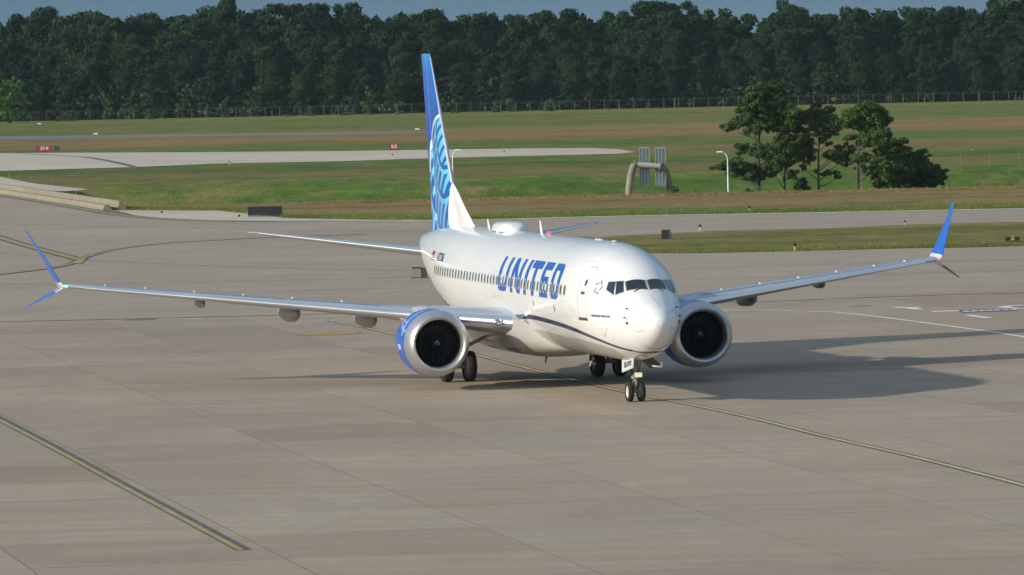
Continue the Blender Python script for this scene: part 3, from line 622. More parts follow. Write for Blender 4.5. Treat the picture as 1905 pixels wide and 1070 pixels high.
c = at(97, 282.5); k = c.y/FPX; MB().box((17.2*k+6*k, .0, .12+5*k), (10.5*k, .28, 10*k-.12)).build('dark_end_panel', mat_signside, o)
# wedge shaped black box, and yellow-marked sign at the right edge
c = at(1241, 445.5); k = c.y/FPX; o = empty('equipment_box', (c.x, c.y, -.05), label='black tapered box standing in the grass wedge behind the nose', cat='box')
wv = MB(); W_, H_ = 21*k, 19.5*k
wv.add([(-W_*.5, -.45, 0), (W_*.5, -.45, 0), (W_*.5, .45, 0), (-W_*.5, .45, 0), (-W_*.46, -.15, H_), (W_*.30, -.15, H_), (W_*.30, .25, H_), (-W_*.46, .25, H_)], [(0, 3, 2, 1), (4, 5, 6, 7), (0, 1, 5, 4), (1, 2, 6, 5), (2, 3, 7, 6), (3, 0, 4, 7)])
wv.build('housing', mat_signblack, o); MB().add([(W_*.16, -.47, 0.03), (W_*.5+.02, -.47, .03), (W_*.30, -.17, H_-.02), (W_*.10, -.17, H_-.02)], [(0, 1, 2, 3)]).add([(W_*.17, -.46, .03), (W_*.19, -.46, .03), (W_*.11, -.165, H_-.02)], [(0, 1, 2)]).build('side_panel', mat_signside, o)
MB().box((0, 0, .02), (W_*1.15, 1.1, .06)).build('plinth', mat_signside, o)
o = sign_box('small black sign with yellow figures at the right edge of the grass wedge', 1871, 1896, 441, 451, mat_signblack, .3, None, feet=3)
k = at(1883, 451).y/FPX
for q in range(3): MB().box((0, -.17, .14+q*3.0*k+.08), (7*k, .02, 1.7*k)).build('yellow_bar', mat_signyellow, o)
c = at(775, 517); k = c.y/FPX; o = empty('utility_box', (c.x, c.y, 0), label='small grey green box on the pavement just left of the rear fuselage', cat='box')
MB().box((0, 0, 10*k), (17*k, .8, 18*k)).build('housing', simple('grey_green_metal', (.22, .24, .18), .6), o); MB().box((0, 0, 19.4*k), (18.5*k, .9, 1.2*k)).build('lid', mat_signside, o); MB().box((14*k, 0, 9.8*k), (11*k, .78, 17*k)).build('dark_side_panel', mat_signside, o); MB().box((3*k, 0, .02), (26*k, 1.0, .04)).build('plinth', mat_signside, o)
# edge lights
mat_lens = simple('blue_lens', (.02, .03, .06), .3); mat_orange = simple('faded_orange', (.40, .15, .09), .7); mat_stub = simple('pale_stub', (.6, .52, .35), .6)
le_proto = None
for i, (x, y, lab, sc) in enumerate([(1394, 394, 'small black taxiway light above the wedge box', 1), (1302.5, 429.5, 'small black light right of the wedge box on the grass', 1), (1478.5, 467, 'small black light at the near edge of the grass wedge', 1.15), (1683.5, 419.5, 'small dark light on the grass wedge left of the winglet', .8), (301, 402, 'small light on the pale shoulder left of the black sign', .9), (445, 409, 'small dark light on the shoulder beside the black sign', .9), (909, 421, 'small light on the far taxiway right of the tail', .7), (938, 287, 'tiny dark light at the far pale taxiway edge', .9), (730, 293, 'tiny dark light below the red lettered board', .9), (427, 306, 'tiny dark light on the pale far taxiway edge at left', .9), (1809, 279, 'tiny dark marker in the grass far right', .8)]):
    p = at(x, y); o = empty('taxiway_light', (p.x, p.y, 0), label=lab, cat='light', group='taxiway edge lights'); o.scale = (sc*.75,)*3
    if le_proto is None:
        a = MB().lathe([(0, .0), (0, .05), (.30, .045), (.34, .05), (.34, 0)], (0, 0, 0), 'Z', 10).mesh('stub', mat_stub, 40)
        b_ = MB().lathe([(.34, .0), (.34, .10), (.42, .13), (.54, .11), (.60, .0)], (0, 0, 0), 'Z', 10).mesh('lamp_cap', mat_signblack, 40)
        c_ = MB().lathe([(0, .0), (0, .22), (.02, .22), (.02, 0)], (0, 0, 0), 'Z', 12).mesh('base_plate', mat_stub, 40); le_proto = (a, b_, c_)
    for nm, me in zip(('stub', 'lamp_cap', 'base_plate'), le_proto): link(nm, me, o)
fl_me = None
for i, (x, y, z) in enumerate([(17, 333, 0), (36, 337, 0), (58, 339, .0), (96, 345, 0), (254, 376, 0), (318, 376, 0), (383, 374, 0), (232, 391, 0), (141, 368, 0), (190, 376, 0)]):
    p = at(x, y); o = empty('marker_flag', (p.x, p.y, 0), label=['faded orange stake at the far left end of the low wall', 'faded orange stake second from the left edge', 'orange stake behind the low wall near its far end', 'orange stake midway along the low wall', 'orange stake in grass right of the wall end', 'orange stake in the ditch grass beyond the wall', 'orange stake in grass left of the black sign back', 'orange stub on the shoulder at the wall end', 'orange stake behind the near half of the wall', 'orange stake behind the stepped end of the wall'][i], cat='marker', group='orange marker stakes by the low wall')
    if fl_me is None:
        fl_me = (MB().tube([(0, 0, -.1), (0, 0, .62)], .02, 5).mesh('stake', mat_orange), MB().add([(0, -.01, .46), (.08, -.02, .47), (.08, -.02, .61), (0, -.01, .62), (0, .01, .46), (.08, .02, .47), (.08, .02, .61), (0, .01, .62)], [(0, 1, 2, 3), (7, 6, 5, 4), (0, 4, 5, 1), (1, 5, 6, 2), (2, 6, 7, 3), (3, 7, 4, 0)]).mesh('flag', mat_orange))
    for nm, me in zip(('stake', 'flag'), fl_me): link(nm, me, o)
for x, y, lab in ((178, 251, 'small white marker beside the distant dark road'), (776, 242.5, 'tiny white marker at the road left of the tail fin'), (73, 232, 'small white box on grass before the left forest')):
    p = at(x, y); o = empty('field_marker', (p.x, p.y, 0), label=lab, cat='marker'); m_ = MB(); m_.box((0, 0, .2), (.7, .3, .22)); m_.build('board', mat_white, o); m_ = MB(); m_.tube([(-.4, 0, -.1), (-.4, 0, .2)], .03, 5); m_.tube([(.4, 0, -.1), (.4, 0, .2)], .03, 5); m_.build('legs', mat_galv, o)

# low concrete barrier wall, two staggered runs
mat_wall = concrete('barrier_concrete', (.26, .235, .175))
def barrier(label, pxA, pxB, hpx, segs, top, bot):
    A = at(*pxA); B = at(*pxB); d = B-A; L_ = d.length; ang = math.atan2(d.y, d.x); k = B.y/FPX; h = hpx*k
    o = empty('concrete_wall', (A.x, A.y, 0), ang, label=label, cat='wall'); sl_ = L_/segs
    m_ = MB(); g_ = .015; hb = bot/2; ht = top/2
    prof = [(-hb, -.05), (-hb, h*.22), (-ht*1.2, h*.45), (-ht, h), (ht, h), (ht*1.2, h*.45), (hb, h*.22), (hb, -.05)]
    vs_ = [(g_, y, z) for y, z in prof]+[(sl_-g_, y, z) for y, z in prof]; fs_ = [tuple(range(8)), tuple(range(15, 7, -1))]+[(i, (i+1) % 8, 8+(i+1) % 8, 8+i) for i in range(8)]
    me = m_.add(vs_, fs_).mesh('barrier_block', mat_wall)
    for i in range(segs): link('barrier_block', me, o, (sl_*i, random.uniform(-.01, .01), 0))
    return o
barrier('taller rear run of the pale concrete barrier wall at left', (-90, 341), (226, 389.5), 15.5, 12, .35, .75)
barrier('lower front run of the pale concrete barrier wall at left', (-90, 345.5), (200, 390.5), 9, 11, .45, .7)
bpy.context.view_layer.update()

# ================================================================== the airliner (local axes: +X nose, +Y its left, Z up; s = metres aft of the nose tip)
PHI = R(90-167.31636505)
_c = Vector((189.41611, -47.79352, 0)); _off = Matrix.Rotation(PHI, 3, 'Z') @ _c
jet = empty('passenger_jet', (-_off.x, -_off.y, 0), PHI, label='white and blue twin engine airliner with a blue tail taxiing towards the camera', cat='airplane')
def V3(s, y, z): return Vector((-s, y, z))
def itp(tab, s):
    n = len(tab)
    if s <= tab[0][0]: return tab[0][1]
    if s >= tab[-1][0]: return tab[-1][1]
    i = 0
    while tab[i+1][0] < s: i += 1
    x0, y0 = tab[i]; x1, y1 = tab[i+1]; h = x1-x0
    def sl_(j):
        if j == 0: return (tab[1][1]-tab[0][1])/(tab[1][0]-tab[0][0])
        if j == n-1: return (tab[-1][1]-tab[-2][1])/(tab[-1][0]-tab[-2][0])
        a = (tab[j][1]-tab[j-1][1])/(tab[j][0]-tab[j-1][0]); b = (tab[j+1][1]-tab[j][1])/(tab[j+1][0]-tab[j][0])
        return 0 if a*b <= 0 else 2*a*b/(a+b)
    t = (s-x0)/h; m0, m1 = sl_(i)*h, sl_(i+1)*h
    return (2*t**3-3*t*t+1)*y0+(t**3-2*t*t+t)*m0+(-2*t**3+3*t*t)*y1+(t**3-t*t)*m1
TOP = [(0, 2.84), (.04, 2.98), (.12, 3.08), (.3, 3.22), (.6, 3.40), (1., 3.58), (1.5, 3.80), (1.9, 4.02), (2.3, 4.34), (2.7, 4.62), (3.1, 4.82), (3.6, 4.99), (4.3, 5.15), (5.2, 5.30), (6.2, 5.39), (7.5, 5.44), (28, 5.44), (31, 5.40), (34, 5.27), (36.5, 5.07), (38.0, 4.92)]
BOT = [(0, 2.84), (.04, 2.68), (.12, 2.54), (.3, 2.34), (.6, 2.13), (1., 1.93), (1.5, 1.75), (2.1, 1.60), (3, 1.48), (4.2, 1.40), (6, 1.39), (24, 1.43), (26, 1.50), (28, 1.75), (30, 2.14), (33, 2.95), (36, 3.85), (38, 4.50)]
WID = [(0, 0.0), (.04, .17), (.12, .29), (.3, .44), (.6, .62), (1, .79), (1.5, .97), (2, 1.12), (2.7, 1.30), (3.5, 1.49), (4.5, 1.68), (5.5, 1.80), (6.5, 1.86), (7.5, 1.88), (25, 1.88), (27, 1.83), (29, 1.70), (31, 1.51), (33, 1.27), (35, .96), (37, .58), (38, .32)]
ZC = [(0, 2.84), (.6, 2.86), (1.5, 2.98), (3, 3.18), (4.5, 3.36), (6, 3.48), (7.5, 3.54), (25, 3.54), (29, 3.72), (33, 4.15), (38, 4.72)]
def sec(s): return itp(TOP, s), itp(BOT, s), itp(WID, s), itp(ZC, s)
def body(s, z, side, off=0.0):
    """point on the fuselage flank at height z, pushed out by off"""
    t, b, w_, c = sec(s); h = (t-c) if z > c else (c-b); q = max(-.9999, min(.9999, (z-c)/h)); cy = math.sqrt(1-q*q)
    n = Vector((0, cy/w_*side, q/h)).normalized()
    return Vector((-s, side*w_*cy, c+h*q))+n*off
def project(p, off=0.0):
    """push a point (s,y,z) radially on to the fuselage skin"""
    s, y, z = p; t, b, w_, c = sec(s); h = (t-c) if z > c else (c-b); k = math.sqrt((y/w_)**2+((z-c)/h)**2)
    y2, z2 = y/k, c+(z-c)/k; n = Vector((0, y2/w_**2, (z2-c)/h**2)).normalized()
    return Vector((-s, y2, z2))+n*off

# ---- paints
def gloss(name, c, rough=.28, coat=.6, var=.03, metal=0.0, dirt=.0):
    m, t, b = new_mat(name); P = obj_co(t); n = noise(t, .7, 5, mapping(t, P, (.25, 1, 1))); 
    cc = ramp(t, [(.3, tuple(x*(1-var) for x in c)), (.7, tuple(min(1, x*(1+var)) for x in c))], n)
    if dirt:
        n2 = noise(t, 1.6, 6, mapping(t, P, (.12, 1, .7)), .7); cc = mixc(t, M(t, 'MULTIPLY', ramp(t, [(.5, (0,)*3), (.8, (1,)*3)], n2), dirt), cc, (.30, .27, .23))
    t.links.new(cc, b.inputs['Base Color']); b.inputs['Roughness'].default_value = rough; b.inputs['Metallic'].default_value = metal
    b.inputs['Coat Weight'].default_value = coat; b.inputs['Coat Roughness'].default_value = .05; return m
m_white = gloss('white_aircraft_paint', (.77, .775, .765), .26, .7, .03, dirt=.12)
m_belly = gloss('pale_grey_belly_paint', (.44, .43, .395), .35, .5, .04, dirt=.25)
m_blue = gloss('blue_aircraft_paint', (.005, .115, .52), .28, .5); m_letter = gloss('lettering_blue', (.006, .090, .42), .35, .4)
m_navy = gloss('navy_stripe_paint', (.014, .026, .095), .3, .5); m_wing = gloss('wing_grey_paint', (.36, .40, .45), .34, .5, .06, dirt=.1)
m_metal = gloss('polished_leading_edge', (.86, .86, .85), .27, 0, .05, .9); m_lip = gloss('satin_inlet_metal', (.56, .565, .57), .38, 0, .04, .8)
m_dark = simple('cavity_shade', (.008, .008, .009), .8); m_fan = simple('fan_blade_composite', (.016, .017, .020), .45); m_fanedge = simple('titanium_edge', (.06, .06, .065), .35, .6)  # first one: near-black colour stands for shade inside openings
m_glass = gloss('cockpit_glass', (.012, .018, .028), .08, 1.0, .05); m_frame = simple('window_frame_metal', (.42, .41, .39), .4, .5); m_surround = simple('window_surround', (.50, .49, .47), .4); m_pane = gloss('cabin_window_pane', (.045, .045, .05), .15, .8)
m_line = simple('panel_line', (.33, .32, .30), .7); m_seal = simple('dark_seal', (.06, .06, .06), .7); m_tyre = simple('tyre_rubber', (.018, .018, .018), .85); m_rim = simple('white_wheel_rim', (.62, .61, .52), .45)
m_strut = simple('gear_strut_grey', (.30, .31, .30), .45, .3, var=.3); m_chrome = simple('chrome_oleo', (.75, .75, .75), .12, 1.0); m_hyd = simple('dark_hydraulics', (.05, .05, .052), .6)
m_redw = simple('red_streamer', (.45, .04, .03), .6); m_grey = simple('logo_grey', (.24, .24, .24), .5)
m_flapf = gloss('fairing_grey', (.30, .30, .29), .45, .2, .08, dirt=.2)

# ---- fuselage skin
st_ = sorted(set([0.0, .01, .02, .04, .07, .12, .2, .3, .45, .6, .8, 1.0, 1.25, 1.5, 1.7, 1.9, 2.1, 2.3, 2.5, 2.7, 2.9, 3.1, 3.35, 3.6, 4, 4.4, 4.9, 5.4, 6, 6.7, 7.5, 9, 12, 16, 20, 24, 25, 26, 27, 28, 29, 30, 31, 32, 33, 34, 35, 36, 37, 37.6, 38]))
NR = 144; vs = []; fs = []; mi_ = []
for s in st_[1:]:
    t, b, w_, c = sec(s)
    for k in range(NR):
        a = 2*math.pi*k/NR; vs.append((-s, w_*math.cos(a), c+((t-c) if math.sin(a) > 0 else (c-b))*math.sin(a)))
vs.append((0, 0, 2.84)); tip = len(vs)-1
for i in range(len(st_)-2):
    for k in range(NR): fs.append((i*NR+k, i*NR+(k+1) % NR, (i+1)*NR+(k+1) % NR, (i+1)*NR+k))
for k in range(NR): fs.append((tip, (k+1) % NR, k))
fs.append(tuple(range((len(st_)-2)*NR, (len(st_)-1)*NR)))
mb = MB(); mb.add(vs, fs); fus = mb.build('fuselage', m_white, jet, 50)
MB().lathe([(0, .20), (-.35, .17), (-.35, .13), (-.05, .12)], (-37.98, 0, 4.71), 'X', 16).build('exhaust_outlet', m_lip, fus, 50)

STRIPE = [(1.2, 1.93), (1.87, 1.875), (2.74, 1.976), (4.13, 2.206), (6.33, 2.457), (8.97, 2.577), (12.2, 2.639), (15.5, 2.50), (19, 2.2), (24, 2.0), (30, 2.9), (36, 4.5)]
def flank_band(name, s0, s1, zlo, zhi, mat, off, step=.25, rows=3, side=-1, parent=fus):
    n_ = int((s1-s0)/step)+1; vs = []; fs = []
    for i in range(n_+1):
        s = s0+(s1-s0)*i/n_
        for j in range(rows+1): vs.append(body(s, zlo(s)+(zhi(s)-zlo(s))*j/rows, side, off))
    for i in range(n_):
        for j in range(rows):
            q = (i*(rows+1)+j, i*(rows+1)+j+1, (i+1)*(rows+1)+j+1, (i+1)*(rows+1)+j); fs.append(q if side < 0 else q[::-1])
    me = bpy.data.meshes.new(name); me.from_pydata([tuple(v) for v in vs], [], fs); me.materials.append(mat); me.shade_smooth(); return link(name, me, parent)
def stripe_w(s): return .035+.05*min(1, max(0, (s-1.6)/5))
for side in (-1, 1):
    flank_band('cheatline', 1.85, 30, lambda s: itp(STRIPE, s)-stripe_w(s), lambda s: itp(STRIPE, s)+stripe_w(s), m_navy, .006, side=side)
    # grey belly paint below the stripe
    flank_band('belly_paint', 3.2, 27.5, lambda s: itp(BOT, s)+.012, lambda s: itp(STRIPE, s)-.16-.30*min(1, max(0, (s-3)/5)), m_belly, .004, rows=8, side=side)
def flank_poly(name, pts, mat, off, side=-1, parent=fus, cut=.06):
    """flat outline in (s,z) laid on the curved flank"""
    bm = bmesh.new(); v = [bm.verts.new((p[0], 0, p[1])) for p in pts]; bm.faces.new(v).normal_update()
    bmesh.ops.triangulate(bm, faces=bm.faces[:])
    zs = [p[1] for p in pts]; z = min(zs)+cut
    while z < max(zs):
        bmesh.ops.bisect_plane(bm, geom=bm.verts[:]+bm.edges[:]+bm.faces[:], plane_co=(0, 0, z), plane_no=(0, 0, 1)); z += cut
    for q in bm.verts: q.co = body(q.co.x, q.co.z, side, off)
    for f in bm.faces:
        f.normal_update()
        if f.normal.y*side < 0: f.normal_flip()
        f.smooth = True
    me = bpy.data.meshes.new(name); bm.to_mesh(me); bm.free(); me.materials.append(mat); return link(name, me, parent)
def flank_text(name, txt, s0, z0, size, mat, side=-1, off=.006, parent=fus, sx=1.0):
    me = text_mesh(txt, size, bold=.03); bm = bmesh.new(); bm.from_mesh(me)
    for q in bm.verts: q.co = body(s0-q.co.x*sx*(1 if side < 0 else -1), z0+q.co.y, side, off)
    bm.to_mesh(me); bm.free(); me.materials.clear(); me.materials.append(mat); return link(name, me, parent)
def outline(name, s0, s1, z0, z1, r_, wd, mat, side=-1, off=.004, parent=fus):
    pts = []
    for cx, cz, a0 in ((s1-r_, z1-r_, 0), (s0+r_, z1-r_, 90), (s0+r_, z0+r_, 180), (s1-r_, z0+r_, 270)):
        for k in range(6): a = R(a0+18*k); pts.append((cx+math.cos(a)*r_, cz+math.sin(a)*r_, math.cos(a), math.sin(a)))
    dense = []
    for i in range(len(pts)):
        a = pts[i]; b = pts[(i+1) % len(pts)]; n_ = max(1, int(math.hypot(a[0]-b[0], a[1]-b[1])/.15))
        for k in range(n_): dense.append(tuple(a[q]+(b[q]-a[q])*k/n_ for q in range(4)))
    vs = []; fs = []; n_ = len(dense)
    for x, z, nx, nz in dense: vs += [body(x, z, side, off), body(x+nx*wd, z+nz*wd, side, off)]
    for i in range(n_): j = (i+1) % n_; fs.append((2*i, 2*i+1, 2*j+1, 2*j))
    return flat_mesh(name, vs, fs, mat, parent)

# lettering: five heavy letters U N I T E D (side -1 = the flank seen)
ZB, ZT = 3.44, 4.665; HH = ZT-ZB
def letter_polys(ch, w_, k=.40):
    h = HH; b = .27
    if ch == 'U': return [[(0, h), (0, .35), (.06, .16), (.2, .04), (.4, 0), (w_-.4, 0), (w_-.2, .04), (w_-.06, .16), (w_, .35), (w_, h), (w_-k, h), (w_-k, .36), (w_-k-.1, b), (k+.1, b), (k, .36), (k, h)]]
    if ch == 'N': return [[(0, 0), (0, h), (k+.08, h), (w_-k, .42), (w_-k, h), (w_, h), (w_, 0), (w_-k-.08, 0), (k, h-.42), (k, 0)]]
    if ch == 'I': return [[(0, 0), (0, h), (w_, h), (w_, 0)]]
    if ch == 'T': m_ = w_/2; return [[(0, h), (w_, h), (w_, h-b), (m_+k/2, h-b), (m_+k/2, 0), (m_-k/2, 0), (m_-k/2, h-b), (0, h-b)]]
    if ch == 'E': return [[(0, 0), (0, h), (w_, h), (w_, h-b), (k+.02, h-b), (k+.02, h*.5+b*.45), (w_-.1, h*.5+b*.45), (w_-.1, h*.5-b*.45), (k+.02, h*.5-b*.45), (k+.02, b), (w_, b), (w_, 0)]]
    if ch == 'D': return [[(0, 0), (0, h), (w_-.35, h), (w_-.12, h-.08), (w_, h-.28), (w_, .28), (w_-.12, .08), (w_-.35, 0), (k*.5, 0), (k*.5, b*.9), (w_-k-.08, b*.9), (w_-k, b+.08), (w_-k, h-b-.08), (w_-k-.08, h-b*.9), (k, h-b*.9), (k, b*.9+.002), (k*.5, b*.9)]]
for ch, sL, w_ in (('U', 17.0, 1.55), ('N', 14.95, 1.60), ('I', 12.78, .42), ('T', 12.15, 1.6), ('E', 10.25, 1.25), ('D', 8.62, 1.32)):
    for side in (-1, 1):
        for pl in letter_polys(ch, w_):
            if side < 0: pts = [(sL-x, ZB+z) for x, z in pl]
            else: pts = [(24.2-sL+x, ZB+z) for x, z in pl]
            flank_poly('letter', pts, m_letter, .006, side)
# cabin windows
pts0 = []
def rrect(w_, h_, r_, n_=4):
    o = []
    for cx, cz, a0 in ((w_/2-r_, h_/2-r_, 0), (-w_/2+r_, h_/2-r_, 90), (-w_/2+r_, -h_/2+r_, 180), (w_/2-r_, -h_/2+r_, 270)):
        for k in range(n_): a = R(a0+90*k/(n_-1)); o.append((cx+math.cos(a)*r_, cz+math.sin(a)*r_))
    return o
for k in range(47):
    s = 6.5+.508*k
    if s > 29.3: break
    for side in (-1, 1):
        rim = rrect(.265, .41, .12); pane = rrect(.20, .34, .095); c = [(s+x, 3.80+z) for x, z in rim]; d = [(s+x, 3.80+z) for x, z in pane]
        vs = [body(x, z, side, .008) for x, z in c]+[body(x, z, side, .010) for x, z in d]; n_ = len(c)
        o = flat_mesh('cabin_window', vs, [(i, (i+1) % n_, n_+(i+1) % n_, n_+i) for i in range(n_)]+[tuple(range(n_, 2*n_))], m_surround, fus)
        o.data.materials.append(m_pane); o.data.polygons[n_].material_index = 1
# doors, exits, hatches
for side in (-1, 1):
    outline('service_door', 4.22, 4.96, 2.93, 4.64, .14, .022, m_line, side)
    flank_poly('door_sill', [(4.18, 2.83), (5.0, 2.83), (5.0, 2.92), (4.18, 2.92)], m_seal, .02, side)
    flank_poly('door_window', [(4.50+.09*math.cos(q*.628), 4.12+.12*math.sin(q*.628)) for q in range(10)], m_pane, .008, side)
    flank_poly('door_handle', [(4.40, 3.72), (4.72, 3.72), (4.72, 3.82), (4.40, 3.82)], m_seal, .01, side)
    outline('overwing_exit', 16.45, 16.95, 3.18, 4.12, .12, .018, m_line, side); outline('overwing_exit', 17.42, 17.92, 3.18, 4.12, .12, .018, m_line, side)
    outline('rear_door', 30.6, 31.3, 3.3, 4.7, .14, .02, m_line, side)
flank_poly('static_port', [(8.1+.06*math.cos(q*.628), 3.1+.14*math.sin(q*.628)) for q in range(10)], m_seal, .006)
flank_poly('static_port', [(11.3+.04*math.cos(q*.628), 3.18+.10*math.sin(q*.628)) for q in range(10)], m_seal, .006)
flank_text('registration', 'N27256', 28.0, 4.30, .42, m_navy, off=.006, sx=1.15)
for q in range(4): flank_poly('flag_stripe', [(29.3, 4.46-.09*q), (30.2, 4.46-.09*q), (30.2, 4.42-.09*q), (29.3, 4.42-.09*q)], m_redw, .006)
flank_poly('flag_canton', [(29.75, 4.34), (30.2, 4.34), (30.2, 4.50), (29.75, 4.50)], m_navy, .009)
flank_text('slogan', 'Connecting people. Uniting the world.', 3.12, 3.03, .12, m_navy, off=.005, sx=.78)
# five-pointed star emblem behind the cockpit
for q in range(5):
    a = R(90+72*q); cx, cz = 3.50, 3.98; p1 = (cx+math.cos(a)*.33, cz+math.sin(a)*.31); p2 = (cx+math.cos(a+.75)*.13, cz+math.sin(a+.75)*.13); p3 = (cx+math.cos(a+1.1)*.22, cz+math.sin(a+1.1)*.20); p4 = (cx+math.cos(a+.1)*.17, cz+math.sin(a+.1)*.17)
    flank_poly('star_emblem', [p1, p2, p4], m_grey, .006); flank_poly('star_emblem', [p1, p2, p3], m_grey, .007)
# nose radome seam and lightning strips
def skin_line(name, pts, wd, mat, off=.004, closed=False):
    vs = []; fs = []; P_ = [Vector(p) for p in pts]
    for i, p in enumerate(P_):
        a = project(P_[max(i-1, 0)], off); b = project(P_[min(i+1, len(P_)-1)], off); c = project(p, off); d = (b-a).normalized(); t, bb, w_, zc = sec(p[0]); nrm = Vector((0, c.y, c.z-zc)).normalized()
        sd = d.cross(nrm).normalized()*wd/2; vs += [c-sd, c+sd]
        if i: fs.append((2*i-2, 2*i-1, 2*i+1, 2*i))
    return flat_mesh(name, vs, fs, mat, fus)
vs = []; fs = []
for q in range(33):
    y_ = -.62+1.24*q/32; s0_ = 1.265+.62*(abs(y_)/.60)**1.5
    for ds in (-.09, .09):
        t_, b_, w_, c_ = sec(s0_+ds*(1-.45*min(1, abs(y_)/.6))); vs.append((-(s0_+ds*(1-.45*min(1, abs(y_)/.6)))+.006, y_, c_-(c_-b_)*math.sqrt(1-min(.98, (y_/w_)**2))-.006))
    if q: fs.append((2*q-2, 2*q, 2*q+1, 2*q-1))
flat_mesh('nose_stripe', vs, fs, m_navy, fus)
tt_, bb_, ww_, cc_ = sec(1.0)
skin_line('radome_seam', [(1.0, ww_*math.cos(q*math.pi/24), cc_+((tt_-cc_) if q < 24 else (cc_-bb_))*math.sin(q*math.pi/24)) for q in range(49)], .006, m_line)
for y0, z0, y1, z1 in ((-.68, 3.26, -.36, 3.20), (-.70, 2.55, -.36, 2.68), (.68, 3.26, .36, 3.20), (.70, 2.55, .36, 2.68)):
    skin_line('lightning_strip', [(.95-.55*q/5, y0+(y1-y0)*q/5, z0+(z1-z0)*q/5) for q in range(6)], .018, m_line, .006)
skin_line('lightning_strip', [(.55+.9*q/5, .10-.12*q/5, 3.38+.40*q/5) for q in range(6)], .018, m_line, .006)
skin_line('nose_latch_line', [(.95, -.42+.84*q/10, 2.02) for q in range(11)], .03, m_seal, .006)
# faint skin joints and hatches
m_joint = simple('skin_joint', (.50, .50, .48), .6)
for s in (3.95, 5.6, 9.6, 13.4, 20.6, 25.4, 28.6, 31.6):
    t_, b_, w_, c_ = sec(s); skin_line('skin_joint', [(s, w_*math.cos(q*math.pi/36), c_+((t_-c_) if q < 36 else (c_-b_))*math.sin(q*math.pi/36)) for q in range(73)], .010, m_joint, .003)
for side in (-1, 1):
    for z_, s0_, s1_ in ((4.82, 4.5, 29), (3.42, 5.8, 30), (2.95, 5.6, 13.4)):
        flank_band('skin_joint', s0_, s1_, lambda s, z_=z_: z_, lambda s, z_=z_: z_+.009, m_joint, .003, side=side, rows=1)
    outline('cargo_door', 8.8, 10.1, 1.75, 2.42, .1, .014, m_joint, side, .009); outline('access_hatch', 6.7, 7.1, 1.9, 2.2, .05, .012, m_line, side, .009); outline('access_hatch', 3.1, 3.35, 2.35, 2.6, .04, .012, m_line, side, .006)
    for k in range(5): flank_poly('stencil', [(2.75+.1*k, 2.62-.07*k), (2.81+.1*k, 2.62-.07*k), (2.81+.1*k, 2.58-.07*k), (2.75+.1*k, 2.58-.07*k)], m_line, .005, side)
for k in range(9): MB().lathe([(0, .022), (.012, .018), (.014, 0)], project((1.62+.02*abs(k-4), -.36+.10*k, 3.83), .0), 'Z', 6).build('nose_stud', m_surround, fus)
# cockpit windows
def cockpit_pane(name, cs, thick=.055):
    """cs: four (s,y,z) corners; grid of points pressed on to the skin, with a frame round it"""
    def grid(cs, off, n_=8):
        vs = []
        for i in range(n_+1):
            for j in range(n_+1):
                u_, v_ = i/n_, j/n_; p = [(cs[0][q]*(1-u_)+cs[1][q]*u_)*(1-v_)+(cs[3][q]*(1-u_)+cs[2][q]*u_)*v_ for q in range(3)]; vs.append(project(p, off))
        return vs, [(i*(n_+1)+j, (i+1)*(n_+1)+j, (i+1)*(n_+1)+j+1, i*(n_+1)+j+1) for i in range(n_) for j in range(n_)]
    c = [sum(p[q] for p in cs)/4 for q in range(3)]
    big = []
    for p in cs:
        d = Vector(p)-Vector(c); big.append(tuple(Vector(p)+d.normalized()*thick))
    fv, ff = grid(big, .006); fo = flat_mesh('window_frame', fv, ff, m_frame, fus); fo.name = 'cockpit_frame'
    gv, gf = grid(cs, .016); return flat_mesh(name, gv, gf, m_glass, fus)
for sg in (1, -1):
    cockpit_pane('cockpit_window', [(2.37, -.66*sg, 4.20), (2.16, -.055*sg, 4.20), (1.76, -.055*sg, 3.925), (2.05, -.70*sg, 3.925)])
    cockpit_pane('cockpit_window', [(2.66, -.89*sg, 4.19), (2.45, -.71*sg, 4.20), (2.11, -.80*sg, 3.87), (2.33, -1.02*sg, 3.76)], .045)
    cockpit_pane('cockpit_window', [(3.02, -1.08*sg, 4.17), (2.71, -.925*sg, 4.185), (2.42, -1.075*sg, 3.76), (2.93, -1.20*sg, 3.93)], .045)
    a = project((1.85, -.28*sg, 3.9), .03); b_ = project((1.80, -.55*sg, 3.93), .035); MB().tube([a, b_], .014, 5).build('wiper', m_seal, fus)
    # pitot probes and vane
    for s, z in ((1.45, 3.33), (1.42, 3.03)):
        p = body(s, z, -sg*1.0 if False else (-1 if sg > 0 else 1)); n_ = Vector((0, p.y, 0)).normalized()
        MB().tube([p, p+n_*.06+Vector((.02, 0, 0)), p+n_*.075+Vector((.18, 0, 0))], [.03, .018, .010], 6).build('pitot_probe', m_seal, fus)
    p = body(1.30, 2.84, -1 if sg > 0 else 1); m_ = MB(); m_.tube([p-Vector((0, p.y, 0)).normalized()*.02, p+Vector((0, p.y, 0)).normalized()*.02], .055, 10); m_.tube([p, p+Vector((-.02, .06*(-1 if sg > 0 else 1), -.02))], .02, 5); m_.build('vane', m_seal, fus)
